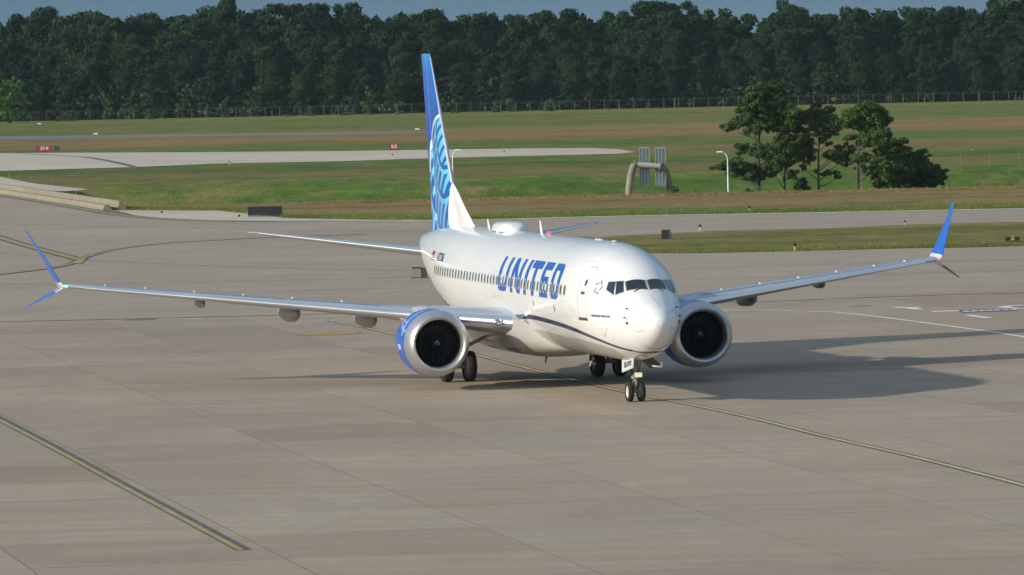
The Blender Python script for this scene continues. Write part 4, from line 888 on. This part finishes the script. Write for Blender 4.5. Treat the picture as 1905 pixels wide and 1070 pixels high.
# belly fairing
BF = [(11.8, .3, 1.42), (12.6, 1.1, 1.30), (13.6, 1.72, 1.15), (15, 1.96, 1.04), (18, 2.02, 1.0), (21.5, 2.0, 1.0), (23.5, 1.9, 1.06), (25.2, 1.5, 1.25), (26.6, .5, 1.55)]
vs = []; fs = []
for s, w_, zb in BF:
    zt_ = 2.45 if 13.4 < s < 24 else (2.0 if w_ > 1 else 1.7)
    for k in range(33):
        a = -math.pi*k/32; ca, sa = math.cos(a), math.sin(a); q = 2/2.9
        vs.append((-s, w_*math.copysign(abs(ca)**q, ca), zt_+(zt_-zb)*(-abs(sa)**q)))
for i in range(len(BF)-1):
    for k in range(32): fs.append((i*33+k, i*33+k+1, (i+1)*33+k+1, (i+1)*33+k))
MB().add(vs, fs).build('belly_fairing', m_belly, jet, 50)
# roof: satcom dome, blade antennas, beacons
m_ = MB(); vs = []; fs = []
for i in range(15):
    u_ = i/14; s = 21.7+3.1*u_; e = max(0, 1-(abs(u_-.42)/.58 if u_ > .42 else abs(u_-.42)/.42)**3.2)**.45; w_ = .50*e+.02; h_ = .36*e+.01
    for k in range(17):
        a = math.pi*k/16; ca, sa = math.cos(a), math.sin(a); vs.append((-s, w_*math.copysign(abs(ca)**.7, ca), 5.40+h_*abs(sa)**.7))
for i in range(14):
    for k in range(16): fs.append((i*17+k, i*17+k+1, (i+1)*17+k+1, (i+1)*17+k))
m_.add(vs, fs).build('antenna_dome', m_white, fus, 50)
m_ = MB(); m_.lathe([(0, .50), (.05, .55), (.06, .0)], (-23.1, 0, 5.36), 'Z', 24); m_.build('dome_base', m_white, fus, 40)
def foil_loft(name, secs, mat, parent, n_=14, smooth=50, span=None, cap=True, camber=0.0):
    """secs: (LE, TE, up vector, thickness ratio); span=(x0,x1) keeps only that part of the chord, both sides"""
    xs_ = [.5*(1-math.cos(math.pi*i/n_)) for i in range(n_+1)]
    def yt(x, t): return 5*t*(.2969*math.sqrt(x)-.126*x-.3516*x*x+.2843*x**3-.1036*x**4)
    ring = []
    if span: xs_ = [x for x in [span*(i/5)**2 for i in range(6)]]; ring = [(x, 1) for x in reversed(xs_)]+[(x, -1) for x in xs_[1:]]
    else: ring = [(x, 1) for x in reversed(xs_)]+[(x, -1) for x in xs_[1:-1]]
    vs = []; fs = []; m = len(ring)
    for LE, TE, up, t in secs:
        LE, TE, up = Vector(LE), Vector(TE), Vector(up).normalized(); c = TE-LE; cl = c.length
        for x, sg in ring:
            z = sg*yt(x, t)+camber*4*x*(1-x)
            p = LE+c*x+up*(z*cl)
            if span: p = p+up*(sg*.006 if x > 0 else 0)-c.normalized()*.006
            vs.append(p)
    for i in range(len(secs)-1):
        for k in range(m if not span else m-1): fs.append((i*m+k, i*m+(k+1) % m, (i+1)*m+(k+1) % m, (i+1)*m+k))
    if cap and not span: fs += [tuple(range(m)), tuple(range((len(secs)-1)*m, len(secs)*m))]
    return MB().add(vs, fs).build(name, mat, parent, smooth)
def blade_ant(s, h, side=1, top=True, lean=.35):
    z = 5.42 if top else 1.1
    foil_loft('blade_antenna', [(V3(s, 0, z), V3(s+.42, 0, z), (0, 1, 0), .16), (V3(s+lean, 0, z+h*side), V3(s+lean+.2, 0, z+h*side), (0, 1, 0), .14)], m_white if top else m_strut, fus)
blade_ant(17.6, .48); blade_ant(26.5, .33); blade_ant(17.2, .42, -1, False); blade_ant(10.2, .2, -1, False)
for s in (8.6, 9.1, 6.6): MB().box((-s, 0, 5.455), (.22, .10, .05)).build('roof_fitting', m_white, fus)
mb_red = emis('red_beacon_glow', (1.0, .02, .04), 5); mb_grn = emis('green_light_glow', (.05, 1.0, .35), 4); mb_rd2 = emis('red_light_glow', (1.0, .02, .04), 2.5); m_lamp = emis('warm_lamp', (1.0, .93, .6), .55)
MB().lathe([(0, .06), (.05, .06), (.09, .04), (.11, 0)], (-16.6, .0, 5.43), 'Z', 12).build('beacon', mb_red, fus, 50)

# ---- wings
WZ = lambda y: 2.30+.1015*(y-1.9)
def wing_secs(sg):
    rows = []
    for y, sl_, ste, t in ((1.2, 14.15, 22.45, .135), (1.9, 14.6, 22.35, .13), (3.2, 15.75, 22.2, .125), (4.83, 16.95, 22.05, .118), (5.8, 17.46, 22.0, .115), (9.0, 19.12, 22.85, .11), (13, 21.2, 23.87, .105), (16.2, 22.86, 24.7, .10), (16.75, 23.2, 24.95, .10)):
        c = ste-sl_; inc = math.tan(R(1.6-2.6*(y-1.2)/15.5)); rows.append((V3(sl_, sg*y, WZ(y)), V3(ste, sg*y, WZ(y)-c*inc), (0, 0, 1), t))
    return rows
for sg in (-1, 1):
    S_ = wing_secs(sg); wg = foil_loft('wing', S_, m_wing, jet, camber=.012)
    foil_loft('wing_leading_edge', S_[1:-1], m_metal, wg, span=.035, camber=.012)
    # slat and panel seams on top of the wing
    for y0, y1 in ((6.0, 9.1), (9.2, 12.3), (12.4, 15.6)):
        a = MB()
        def wp(y, x, off=.012):
            for q in range(len(S_)-1):
                ya, yb = abs(S_[q][0].y), abs(S_[q+1][0].y)
                if ya <= y <= yb: break
            f = (y-ya)/(yb-ya); LE = S_[q][0].lerp(S_[q+1][0], f); TE = S_[q][1].lerp(S_[q+1][1], f); t = S_[q][3]+(S_[q+1][3]-S_[q][3])*f; c = (TE-LE).length
            z = 5*t*(.2969*math.sqrt(x)-.126*x-.3516*x*x+.2843*x**3-.1036*x**4)+.048*x*(1-x); return LE+(TE-LE)*x+Vector((0, 0, z*c+off))
        vs = []
        for q in range(7): y = y0+(y1-y0)*q/6; vs += [wp(y, .135), wp(y, .15)]
        flat_mesh('slat_gap', vs, [(2*q, 2*q+1, 2*q+3, 2*q+2) for q in range(6)], m_seal, wg)
    for y in (7.2, 8.9, 10.6, 12.3, 14.0, 15.4): MB().box(wp(y, .3, .02), (.16, .05, .05)).build('vortex_vane', m_white, wg)
    # flap track fairings
    for y, sc in ((5.85, 1.1), (8.6, 1.1), (11.9, .8)) if sg < 0 else ((5.85, 1.1), (8.9, 1.1), (11.9, .8)):
        if y > 11: sc = .55
        zc_ = WZ(y)-.16-.18*sc; L0 = {5.85: 20.2, 8.6: 20.9, 8.9: 21.0, 11.9: 22.0}[y]
        prof = [(0, 0), (-.05, .07*sc), (-.25*sc, .16*sc), (-.7*sc, .25*sc), (-1.6*sc, .28*sc), (-2.6*sc, .20*sc), (-3.6*sc, .02)]
        MB().lathe(prof, (-L0, sg*y, zc_), 'X', 18, sz=1.15).build('flap_track_fairing', m_flapf, wg, 50)
    # inboard landing light in the leading edge
    p0 = V3(14.86, sg*2.35, WZ(2.35)+.02); m_ = MB(); m_.lathe([(0, .0), (.02, .10), (-.01, .15), (-.06, .17)], p0+Vector((.04, 0, 0)), 'X', 16, sz=.75); m_.build('landing_light', m_chrome, wg, 50)
    # split scimitar winglet
    J = S_[-1]; LE, TE = J[0], J[1]; t_ = lambda a: (0, sg*math.sin(R(a)), math.cos(R(a)))
    w1 = foil_loft('winglet_root', [(LE, TE, (0, 0, 1), .10), (V3(23.33, sg*16.92, 3.84), V3(24.98, sg*16.92, 3.82), (0, -sg*.35, 1), .10), (V3(23.45, sg*17.02, 3.97), V3(24.98, sg*17.04, 4.02), (0, -sg*.8, .5), .09)], m_white, wg)
    foil_loft('upper_winglet', [(V3(23.45, sg*17.021, 3.972), V3(24.98, sg*17.041, 4.022), (0, -sg*.8, .5), .09), (V3(23.95, sg*17.38, 4.72), V3(25.0, sg*17.40, 4.72), (0, -sg, .45), .08), (V3(24.55, sg*17.75, 5.40), V3(25.17, sg*17.76, 5.40), (0, -sg, .5), .08), (V3(25.02, sg*18.02, 5.93), V3(25.34, sg*18.03, 5.93), (0, -sg, .5), .07)], m_blue, wg)
    foil_loft('lower_winglet_root', [(V3(23.5, sg*16.85, 3.78), V3(24.7, sg*16.85, 3.78), (0, sg*.2, 1), .10), (V3(23.75, sg*17.15, 3.58), V3(24.75, sg*17.15, 3.60), (0, sg*.5, 1), .09)], m_metal, wg)
    foil_loft('lower_winglet', [(V3(23.75, sg*17.152, 3.579), V3(24.75, sg*17.152, 3.599), (0, sg*.5, 1), .09), (V3(24.2, sg*17.65, 3.30), V3(24.85, sg*17.65, 3.31), (0, sg*.5, 1), .09), (V3(24.6, sg*18.05, 3.06), V3(24.9, sg*18.06, 3.06), (0, sg*.5, 1), .12)], m_blue if sg < 0 else m_navy, wg)
    MB().lathe([(0, 0), (-.02, .03), (-.10, .04), (-.16, .03)], V3(23.22, sg*16.80, 3.82)+Vector((.06, 0, 0)), 'X', 10).build('navigation_light', mb_grn if sg < 0 else mb_rd2, wg, 50)

# ---- tailplane and fin
m_finmat, t, b = new_mat('tail_livery'); O = obj_co(t); sp = t.nodes.new('ShaderNodeSeparateXYZ'); t.links.new(O, sp.inputs[0])
X_ = M(t, 'MULTIPLY', sp.outputs['X'], -1); Z_ = sp.outputs['Z']
DEEP = (.004, .05, .36); MID = (.008, .13, .55); LIGHT = (.14, .50, .80); SKYB = (.05, .33, .66)
zr = M(t, 'DIVIDE', M(t, 'SUBTRACT', Z_, 5), 8, clamp=True)
backc = ramp(t, [(.40, DEEP), (.60, (.006, .09, .47)), (.80, MID), (.90, (.03, .26, .62)), (1.0, SKYB)], zr)
# globe: big circle low and forward; meridian bars and latitude arcs in a tilted frame
gx = M(t, 'DIVIDE', M(t, 'ABSOLUTE', M(t, 'SUBTRACT', X_, 33.0)), 4.25); gz = M(t, 'DIVIDE', M(t, 'MAXIMUM', M(t, 'SUBTRACT', Z_, 7.6), 0.0), 2.3)
ff = M(t, 'ADD', M(t, 'POWER', gx, 2.5), M(t, 'POWER', gz, 2.5)); inside = M(t, 'LESS_THAN', ff, 1.0)
rim_ = M(t, 'MULTIPLY', M(t, 'MULTIPLY', inside, M(t, 'GREATER_THAN', ff, .86)), M(t, 'GREATER_THAN', Z_, 7.4))
dc = M(t, 'SQRT', M(t, 'ADD', M(t, 'POWER', M(t, 'ABSOLUTE', M(t, 'SUBTRACT', X_, 33.9)), 2), M(t, 'POWER', M(t, 'ABSOLUTE', M(t, 'SUBTRACT', Z_, 9.15)), 2)))
def ringb(r0, wd): return M(t, 'LESS_THAN', M(t, 'ABSOLUTE', M(t, 'SUBTRACT', dc, r0)), wd)
arcs = M(t, 'MAXIMUM', M(t, 'MAXIMUM', ringb(1.70, .09), ringb(2.85, .10)), ringb(4.28, .10))
gap_ = M(t, 'MAXIMUM', M(t, 'MAXIMUM', ringb(1.52, .09), ringb(2.64, .11)), ringb(4.04, .14))
z5 = M(t, 'SUBTRACT', Z_, 5.0); bar = M(t, 'ADD', X_, M(t, 'ADD', M(t, 'MULTIPLY', z5, .45), M(t, 'MULTIPLY', M(t, 'MULTIPLY', z5, z5), .13)))
ph_ = M(t, 'FRACT', M(t, 'MULTIPLY', bar, 1.12)); duty = M(t, 'ADD', M(t, 'SUBTRACT', .70, M(t, 'MULTIPLY', dc, .085)), M(t, 'MULTIPLY', M(t, 'GREATER_THAN', dc, 4.4), .30))
bars = M(t, 'MULTIPLY', M(t, 'LESS_THAN', ph_, duty), M(t, 'SUBTRACT', 1.0, gap_)); lit = M(t, 'MAXIMUM', bars, arcs, clamp=True)
gcol = mixc(t, lit, (.004, .09, .42), (.13, .52, .80))
colr = mixc(t, inside, backc, gcol); colr = mixc(t, rim_, colr, (.62, .78, .86))
whf = M(t, 'LESS_THAN', X_, M(t, 'SUBTRACT', 33.05, M(t, 'MULTIPLY', M(t, 'MAXIMUM', M(t, 'SUBTRACT', 5.9, Z_), 0.0), .4)))
whf = M(t, 'MULTIPLY', whf, M(t, 'LESS_THAN', Z_, 7.9)); colr = mixc(t, whf, colr, (.74, .745, .73))
t.links.new(colr, b.inputs['Base Color']); b.inputs['Roughness'].default_value = .3; b.inputs['Coat Weight'].default_value = .6; b.inputs['Coat Roughness'].default_value = .06
UPY = (0, 1, 0)
fin = foil_loft('tail_fin', [(V3(32.0, 0, 4.9), V3(36.15, 0, 4.9), UPY, .12), (V3(32.05, 0, 5.6), V3(36.27, 0, 5.6), UPY, .12), (V3(33.04, 0, 7.04), V3(36.57, 0, 7.04), UPY, .105), (V3(34.9, 0, 9.5), V3(37.1, 0, 9.5), UPY, .10), (V3(36.82, 0, 12.02), V3(37.66, 0, 12.02), UPY, .09), (V3(36.97, 0, 12.12), V3(37.66, 0, 12.12), UPY, .06)], m_finmat, jet, n_=18)
foil_loft('rudder', [(V3(36.19, 0, 5.02), V3(37.1, 0, 4.98), UPY, .10), (V3(36.6, 0, 7.04), V3(37.45, 0, 7.04), UPY, .10), (V3(37.70, 0, 12.12), V3(38.53, 0, 12.12), UPY, .06)], m_finmat, fin)
foil_loft('fin_leading_edge', [(V3(33.04, 0, 7.04), V3(36.6, 0, 7.04), UPY, .105), (V3(34.9, 0, 9.5), V3(37.1, 0, 9.5), UPY, .10), (V3(36.8, 0, 12.0), V3(37.66, 0, 12.0), UPY, .09)], m_lip, fin, span=.03)
foil_loft('dorsal_fillet', [(V3(28.6, 0, 5.30), V3(34.2, 0, 5.2), UPY, .035), (V3(29.4, 0, 5.50), V3(34.0, 0, 5.45), UPY, .05), (V3(30.9, 0, 6.10), V3(34.0, 0, 6.1), UPY, .065), (V3(32.3, 0, 6.75), V3(34.2, 0, 6.75), UPY, .07), (V3(33.0, 0, 7.03), V3(34.2, 0, 7.03), UPY, .06)], m_white, fin)
for sg in (-1, 1):
    up = (0, -sg*.1, 1); sb_ = foil_loft('tailplane', [(V3(33.9, sg*.55, 4.28), V3(37.7, sg*.55, 4.28), up, .10), (V3(34.6, sg*1.6, 4.41), V3(37.85, sg*1.6, 4.40), up, .10), (V3(38.1, sg*6.9, 5.13), V3(39.2, sg*6.9, 5.12), up, .09), (V3(38.5, sg*7.17, 5.16), V3(39.25, sg*7.17, 5.15), up, .06)], m_wing, jet)
    foil_loft('tailplane_leading_edge', [(V3(34.2, sg*1.0, 4.336), V3(37.77, sg*1.0, 4.334), up, .10), (V3(38.1, sg*6.9, 5.13), V3(39.2, sg*6.9, 5.12), up, .09)], m_metal, sb_, span=.035)

# ---- engines
def engine(sg):
    c = Vector((-13.2, sg*4.88, 1.74)); n_ = 56
    cowl = MB().lathe([(-.62, 1.192), (-1.0, 1.215), (-1.5, 1.22), (-2.1, 1.17), (-2.7, 1.07), (-3.2, .97), (-3.2, .94), (-2.6, 1.0)], c, 'X', n_, sz=1.0).build('engine_cowl', m_blue, jet, 50)
    MB().lathe([(-.62, 1.19), (-.45, 1.172), (-.28, 1.13), (-.14, 1.075), (-.05, 1.02), (0, .965), (-.02, .905), (-.10, .865), (-.22, .845), (-.42, .838)], c, 'X', n_).build('inlet_lip', m_lip, cowl, 60)
    MB().lathe([(-.42, .838), (-.7, .85), (-1.0, .86), (-1.15, .865)], c, 'X', n_).build('inlet_duct', m_hyd, cowl, 60)
    MB().lathe([(-1.15, .865), (-1.15, .0)], c, 'X', n_).build('fan_shade_disc', m_dark, cowl)  # black disc across the duct, standing for the shade behind the blades
    # fan: 18 swept blades, spinner with its white swirl
    bl0 = None
    vs = []; fs = []
    NRW = 9
    for i in range(NRW):
        f = i/(NRW-1); rad = .22+.63*f; sweep = .42*math.sin(f*2.6)-.30*f; tw = R(28+34*f); ch = .16+.10*f
        for j, q in enumerate((-1, -.4, .4, 1)):
            ang = sweep+q*ch*math.sin(tw)/rad; ax = -q*ch*math.cos(tw)*.9+.02*(1-q*q)
            vs.append((-.86+ax, rad*math.cos(ang), rad*math.sin(ang)))
    for i in range(NRW-1):
        for j in range(3): fs.append((i*4+j, i*4+j+1, (i+1)*4+j+1, (i+1)*4+j))
    bm_ = MB().add(vs, fs); bm_.mi = [(1 if (k % 3) == 0 else 0) for k in range(len(fs))]
    me = bm_.mesh('fan_blade', [m_fan, m_fanedge], 60)
    for k in range(18):
        o = link('fan_blade', me, cowl, tuple(c)); o.rotation_euler = (2*math.pi*k/18, 0, 0)
    sp_ = MB().lathe([(-.52, 0), (-.55, .05), (-.64, .13), (-.76, .20), (-.90, .245), (-1.05, .25)], c, 'X', 24).build('spinner', m_fan, cowl, 50)
    vs = []; fs = []
    for k in range(15):
        a = -.6+k*.36; r1 = .088-.0045*k; x = -.545-(r1-.04)*.78
        vs += [c+Vector((x+.012, r1*math.cos(a), r1*math.sin(a))), c+Vector((x-.018, (r1+.017)*math.cos(a), (r1+.017)*math.sin(a)))]
        if k: fs.append((2*k-2, 2*k-1, 2*k+1, 2*k))
    sw = flat_mesh('spinner_swirl', vs, fs, m_print2, cowl)
    # core, chevroned nozzle lip, pylon, chine
    MB().lathe([(-2.6, .70), (-3.2, .66), (-3.9, .52), (-4.3, .44), (-4.3, .40), (-3.9, .40), (-3.9, .25), (-4.9, .04)], c, 'X', 28).build('core_nozzle', m_lip, cowl, 50)
    vs = []; fs = []
    for k in range(36):
        a0, a1_ = 2*math.pi*k/36, 2*math.pi*(k+1)/36; am = (a0+a1_)/2; i = len(vs)
        for a, x, r1 in ((a0, -3.19, .972), (a1_, -3.19, .972), (am, -3.42, .93)): vs.append(c+Vector((x, r1*math.cos(a), r1*math.sin(a))))
        fs.append((i, i+1, i+2))
    flat_mesh('nozzle_chevrons', vs, fs, m_blue, cowl)
    zt = 2.96
    foil_loft('pylon', [(V3(14.2, sg*4.88, 2.75), V3(18.6, sg*4.88, 2.30), UPY, .09), (V3(14.9, sg*4.88, 2.96), V3(18.6, sg*4.88, 2.60), UPY, .085), (V3(16.1, sg*4.88, 3.02), V3(18.6, sg*4.88, 2.75), UPY, .08)], m_wing, cowl)
    # aerodynamic strakes
    for q, a in (((1, R(40)),) if sg > 0 else ((-1, R(140)),)) + (((-1, R(140)),) if sg > 0 else ((1, R(40)),)):
        d = Vector((0, math.cos(a), math.sin(a)))
        foil_loft('strake', [(c+Vector((-1.0, 0, 0))+d*1.20, c+Vector((-2.1, 0, 0))+d*1.15, Vector((0, -d.z, d.y)), .025), (c+Vector((-1.35, 0, 0))+d*1.36, c+Vector((-2.1, 0, 0))+d*1.36, Vector((0, -d.z, d.y)), .03)], m_white, cowl)
    # outline of the cowl hinge panel and small marks on the outer side
    vs = []; fs = []
    side = -1 if sg < 0 else 1
    for k in range(16):
        a = R(100 if side < 0 else 80)+side*-1*R(0); a = (R(105)+R(62)*k/15) if side < 0 else (R(75)-R(62)*k/15)
        x = -.92-.10*math.sin(k/15*math.pi); d = Vector((0, math.cos(a), math.sin(a)))
        vs += [c+Vector((x, 0, 0))+d*1.222, c+Vector((x-.035, 0, 0))+d*1.226]
        if k: fs.append((2*k-2, 2*k-1, 2*k+1, 2*k))
    flat_mesh('cowl_seam', vs, fs, m_print2, cowl)
    me_ = text_mesh('7256', .24, bold=.03); bm = bmesh.new(); bm.from_mesh(me_)
    for v in bm.verts:
        a = (R(180)+R(8) if side < 0 else R(-8)); aa = a-side*-1*0; ang = (math.pi+R(6)-v.co.y/1.23) if side < 0 else (-R(6)+v.co.y/1.23)
        xx = -1.25+v.co.x*(1 if side < 0 else -1); d = Vector((0, math.cos(ang), math.sin(ang))); v.co = c+Vector((xx, 0, 0))+d*1.228
    bm.to_mesh(me_); bm.free(); me_.materials.append(m_print2); link('engine_number', me_, cowl)
    return cowl
m_print2 = simple('white_marking', (.8, .8, .78), .4)
for sg in (-1, 1): engine(sg)

# ---- landing gear
def bf(s, y):
    w_ = itp([(a, b_) for a, b_, c_ in BF], s); zb = itp([(a, c_) for a, b_, c_ in BF], s); zt_ = 2.45 if 13.4 < s < 24 else 2.0; e = 2.9
    return zt_-(zt_-zb)*(max(0, 1-abs(y/w_)**e))**(1/e)
def wheel(parent, c, r_, wd, rim):
    c = Vector(c); hw = wd/2; prof = [(-hw*.55, r_*.56), (-hw*.92, r_*.66), (-hw, r_*.80), (-hw*.86, r_*.93), (-hw*.5, r_*.985), (-hw*.46, r_*.975), (-hw*.40, r_*.99), (0, r_), (hw*.40, r_*.99), (hw*.46, r_*.975), (hw*.5, r_*.985), (hw*.86, r_*.93), (hw, r_*.80), (hw*.92, r_*.66), (hw*.55, r_*.56)]
    MB().lathe(prof, c, 'Y', 36).build('tyre', m_tyre, parent, 50)
    MB().lathe([(-hw*.62, 0), (-hw*.62, r_*.14), (-hw*.40, r_*.2), (-hw*.42, r_*.42), (-hw*.72, r_*.50), (-hw*.70, r_*.60), (hw*.70, r_*.60), (hw*.72, r_*.50), (hw*.42, r_*.42), (hw*.40, r_*.2), (hw*.62, r_*.14), (hw*.62, 0)], c, 'Y', 24).build('wheel_rim', rim, parent, 40)
    hub = MB().lathe([(-hw*.66, 0), (-hw*.66, r_*.10), (hw*.66, r_*.10), (hw*.66, 0)], c, 'Y', 12).build('hub_cap', m_hyd, parent, 40)
ng = MB().tube([V3(4.0, 0, .34), V3(3.99, 0, .80)], .055, 14)
ng = ng.build('nose_gear', m_chrome, jet, 40)
m_ = MB(); m_.tube([V3(3.99, 0, .78), V3(3.97, 0, 1.0), V3(3.95, 0, 1.7)], [.095, .11, .12], 14); m_.tube([V3(3.99, 0, .80), V3(3.99, 0, .88)], .14, 14); m_.box(V3(3.86, 0, .98), (.10, .20, .10)); m_.build('shock_strut', m_strut, ng, 40)
m_ = MB(); m_.tube([V3(4.0, -.20, .345), V3(4.0, .20, .345)], .055, 12); m_.tube([V3(4.0, 0, .345), V3(4.0, 0, .46)], [.09, .075], 12); m_.build('axle', m_strut, ng, 40)
m_ = MB(); m_.tube([V3(4.08, 0, .82), V3(4.32, 0, .62), V3(4.08, 0, .42)], .028, 6); m_.tube([V3(3.92, 0, .80), V3(3.78, 0, .60), V3(3.92, 0, .42)], .026, 6); m_.build('torque_link', m_strut, ng, 40)
m_ = MB(); m_.tube([V3(3.95, -.12, 1.05), V3(4.9, -.12, 1.5)], .04, 8); m_.tube([V3(3.95, .12, 1.05), V3(4.9, .12, 1.5)], .04, 8); m_.tube([V3(3.84, -.16, .99), V3(3.84, .16, .99)], .05, 10); m_.tube([V3(3.85, .1, 1.0), V3(3.8, .15, 1.35), V3(3.7, .1, 1.5)], .018, 6); m_.tube([V3(3.85, -.12, .9), V3(3.8, -.16, 1.3), V3(3.6, -.1, 1.5)], .016, 6); m_.build('drag_brace', m_hyd, ng, 40)
m_ = MB(); m_.tube([V3(3.80, -.09, .93), V3(3.80, .19, .93)], .085, 14); m_.build('taxi_light', m_lamp, ng, 40); MB().tube([V3(3.80, -.12, .93), V3(3.80, -.085, .93)], .10, 12).tube([V3(3.80, .185, .93), V3(3.80, .22, .93)], .10, 12).build('light_bracket', m_strut, ng, 40)
for y in (-.205, .205): wheel(ng, V3(4.0, y, .345), .345, .205, m_rim)
# flat dark sheet on the skin painting the gear bay's shade, and doors
vs = [project((s, y, itp(BOT, s)), .004) for s in (2.75, 3.2, 3.7, 4.2, 4.6) for y in (-.32, 0, .32)]
flat_mesh('gear_bay_shade', vs, [(i*3+j, i*3+j+1, (i+1)*3+j+1, (i+1)*3+j) for i in range(4) for j in range(2)], m_dark, ng)
def panel(name, cs, th, mat, parent):
    cs = [Vector(c) for c in cs]; n_ = (cs[1]-cs[0]).cross(cs[2]-cs[0]).normalized()*th/2
    return MB().add([c+n_ for c in cs]+[c-n_ for c in cs], [(0, 1, 2, 3), (7, 6, 5, 4), (0, 4, 5, 1), (1, 5, 6, 2), (2, 6, 7, 3), (3, 7, 4, 0)]).build(name, mat, parent)
dr = panel('gear_door', [V3(4.42, -.33, 1.43), V3(2.85, -.31, 1.60), V3(2.55, -.42, 1.24), V3(4.05, -.43, 1.01)], .035, m_white, ng)
me = text_mesh('7256 ETOPS', .26, bold=.03, sp=.95)
A_, B_, C_, D_ = [V3(4.42, -.33, 1.43), V3(2.85, -.31, 1.60), V3(2.55, -.42, 1.24), V3(4.05, -.43, 1.01)]
nn_ = (B_-A_).cross(D_-A_).normalized(); nn_ = nn_ if nn_.y < 0 else -nn_
bm = bmesh.new(); bm.from_mesh(me)
for v in bm.verts:
    u_ = .52+v.co.x*.53; w_ = .52-v.co.y/.40*.9
    v.co = A_.lerp(B_, u_).lerp(D_.lerp(C_, u_), w_)+nn_*.024
bm.to_mesh(me); bm.free(); me.materials.append(m_navy); link('door_number', me, ng)
panel('gear_door', [V3(4.42, .33, 1.43), V3(2.85, .31, 1.58), V3(2.75, .60, 1.30), V3(4.20, .60, 1.12)], .035, m_hyd, ng)
panel('door_edge', [V3(2.82, .33, 1.30), V3(2.72, .62, 1.27), V3(2.72, .64, 1.22), V3(2.82, .33, 1.25)], .02, m_white, ng)
MB().box(V3(2.72, .62, 1.32), (.05, .07, .16)).build('door_bracket', m_white, ng)
MB().tube([V3(3.6, .1, 1.4), V3(3.4, .55, 1.2)], .02, 6).tube([V3(3.6, -.1, 1.4), V3(3.4, -.38, 1.25)], .02, 6).build('door_rod', m_strut, ng)
for sg in (-1, 1):
    y = sg*2.86
    mg = MB().tube([V3(19.6, y, .54), V3(19.55, y-sg*.03, 1.05)], .075, 14).build('main_gear', m_chrome, jet, 40)
    m_ = MB(); m_.tube([V3(19.55, y-sg*.03, 1.0), V3(19.45, y-sg*.1, 2.4)], [.13, .16], 14); m_.tube([V3(19.5, y-sg*.05, 1.2), V3(19.4, y-sg*1.3, 1.75)], .07, 10); m_.tube([V3(19.5, y, 1.25), V3(18.3, y-sg*.1, 2.1)], .05, 8); m_.tube([V3(19.6, y-sg*.46, .565), V3(19.6, y+sg*.46, .565)], .08, 12); m_.build('shock_strut', m_strut, mg, 40)
    m_ = MB(); m_.tube([V3(19.7, y, 1.05), V3(20.0, y, .8), V3(19.7, y, .58)], .035, 6); m_.tube([V3(19.4, y+sg*.1, .6), V3(19.35, y+sg*.1, 1.9)], .018, 6); m_.tube([V3(19.42, y-sg*.12, .6), V3(19.3, y-sg*.15, 1.9)], .018, 6); m_.build('torque_link', m_hyd, mg, 40)
    for dy in (-.43, .43): wheel(mg, V3(19.6, y+dy, .565), .565, .40, m_strut)
    panel('gear_door', [V3(18.9, y+sg*.55, 2.35), V3(20.0, y+sg*.55, 2.35), V3(19.9, y+sg*.60, 1.15), V3(19.05, y+sg*.60, 1.15)], .04, m_wing, mg)
    vs = [V3(s, sg*y_, bf(s, y_)-.004) for s in (18.9, 19.4, 19.9, 20.4) for y_ in (.9, 1.2, 1.5, 1.8)]
    flat_mesh('wheel_well_shade', vs, [(i*4+j, i*4+j+1, (i+1)*4+j+1, (i+1)*4+j) for i in range(3) for j in range(3)], m_dark, mg)  # flat dark sheet on the fairing, painting the shade inside the well
# red and white streamer hanging in front of the left main gear, red stencils on the belly fairing
stm = empty('warning_streamer', tuple(Matrix.Rotation(PHI, 4, 'Z') @ V3(18.9, 2.05, 1.02) + jet.location), PHI, label='short red and white striped streamer hanging under the belly behind the nose', cat='streamer')
for q in range(6): MB().box((0, .02*q, -.06-.085*q), (.03, .09, .085), Matrix.Rotation(.25, 3, 'X')).build('red_band' if q % 2 == 0 else 'white_band', m_redw if q % 2 == 0 else m_white, stm)
for q in range(6): MB().box(V3(15.0+.30*q, -1.55, bf(15.0+.3*q, 1.55)), (.16, .12, .03)).build('belly_stencil', m_redw, fus)
m_ = MB(); m_.tube([V3(17.2, 0, 1.04), V3(17.6, 0, .72)], .02, 6); m_.build('drain_mast', m_strut, fus)


# ------------------------------------------------------------------ thin air between the camera and the far forest
hz = MB().box((0, 2250, 20), (7000, 6500, 44)).build('haze', None)
hm, t, b = new_mat('haze_air'); t.nodes.remove(b); pv = t.nodes.new('ShaderNodeVolumePrincipled'); pv.inputs['Density'].default_value = 3.3e-5
pv.inputs['Color'].default_value = (.68, .92, .98, 1); pv.inputs['Anisotropy'].default_value = .1
t.links.new(pv.outputs[0], t.nodes['Material Output'].inputs['Volume']); hz.data.materials.clear(); hz.data.materials.append(hm)
tag(hz, 'thin bluish air over the airfield', kind='stuff')
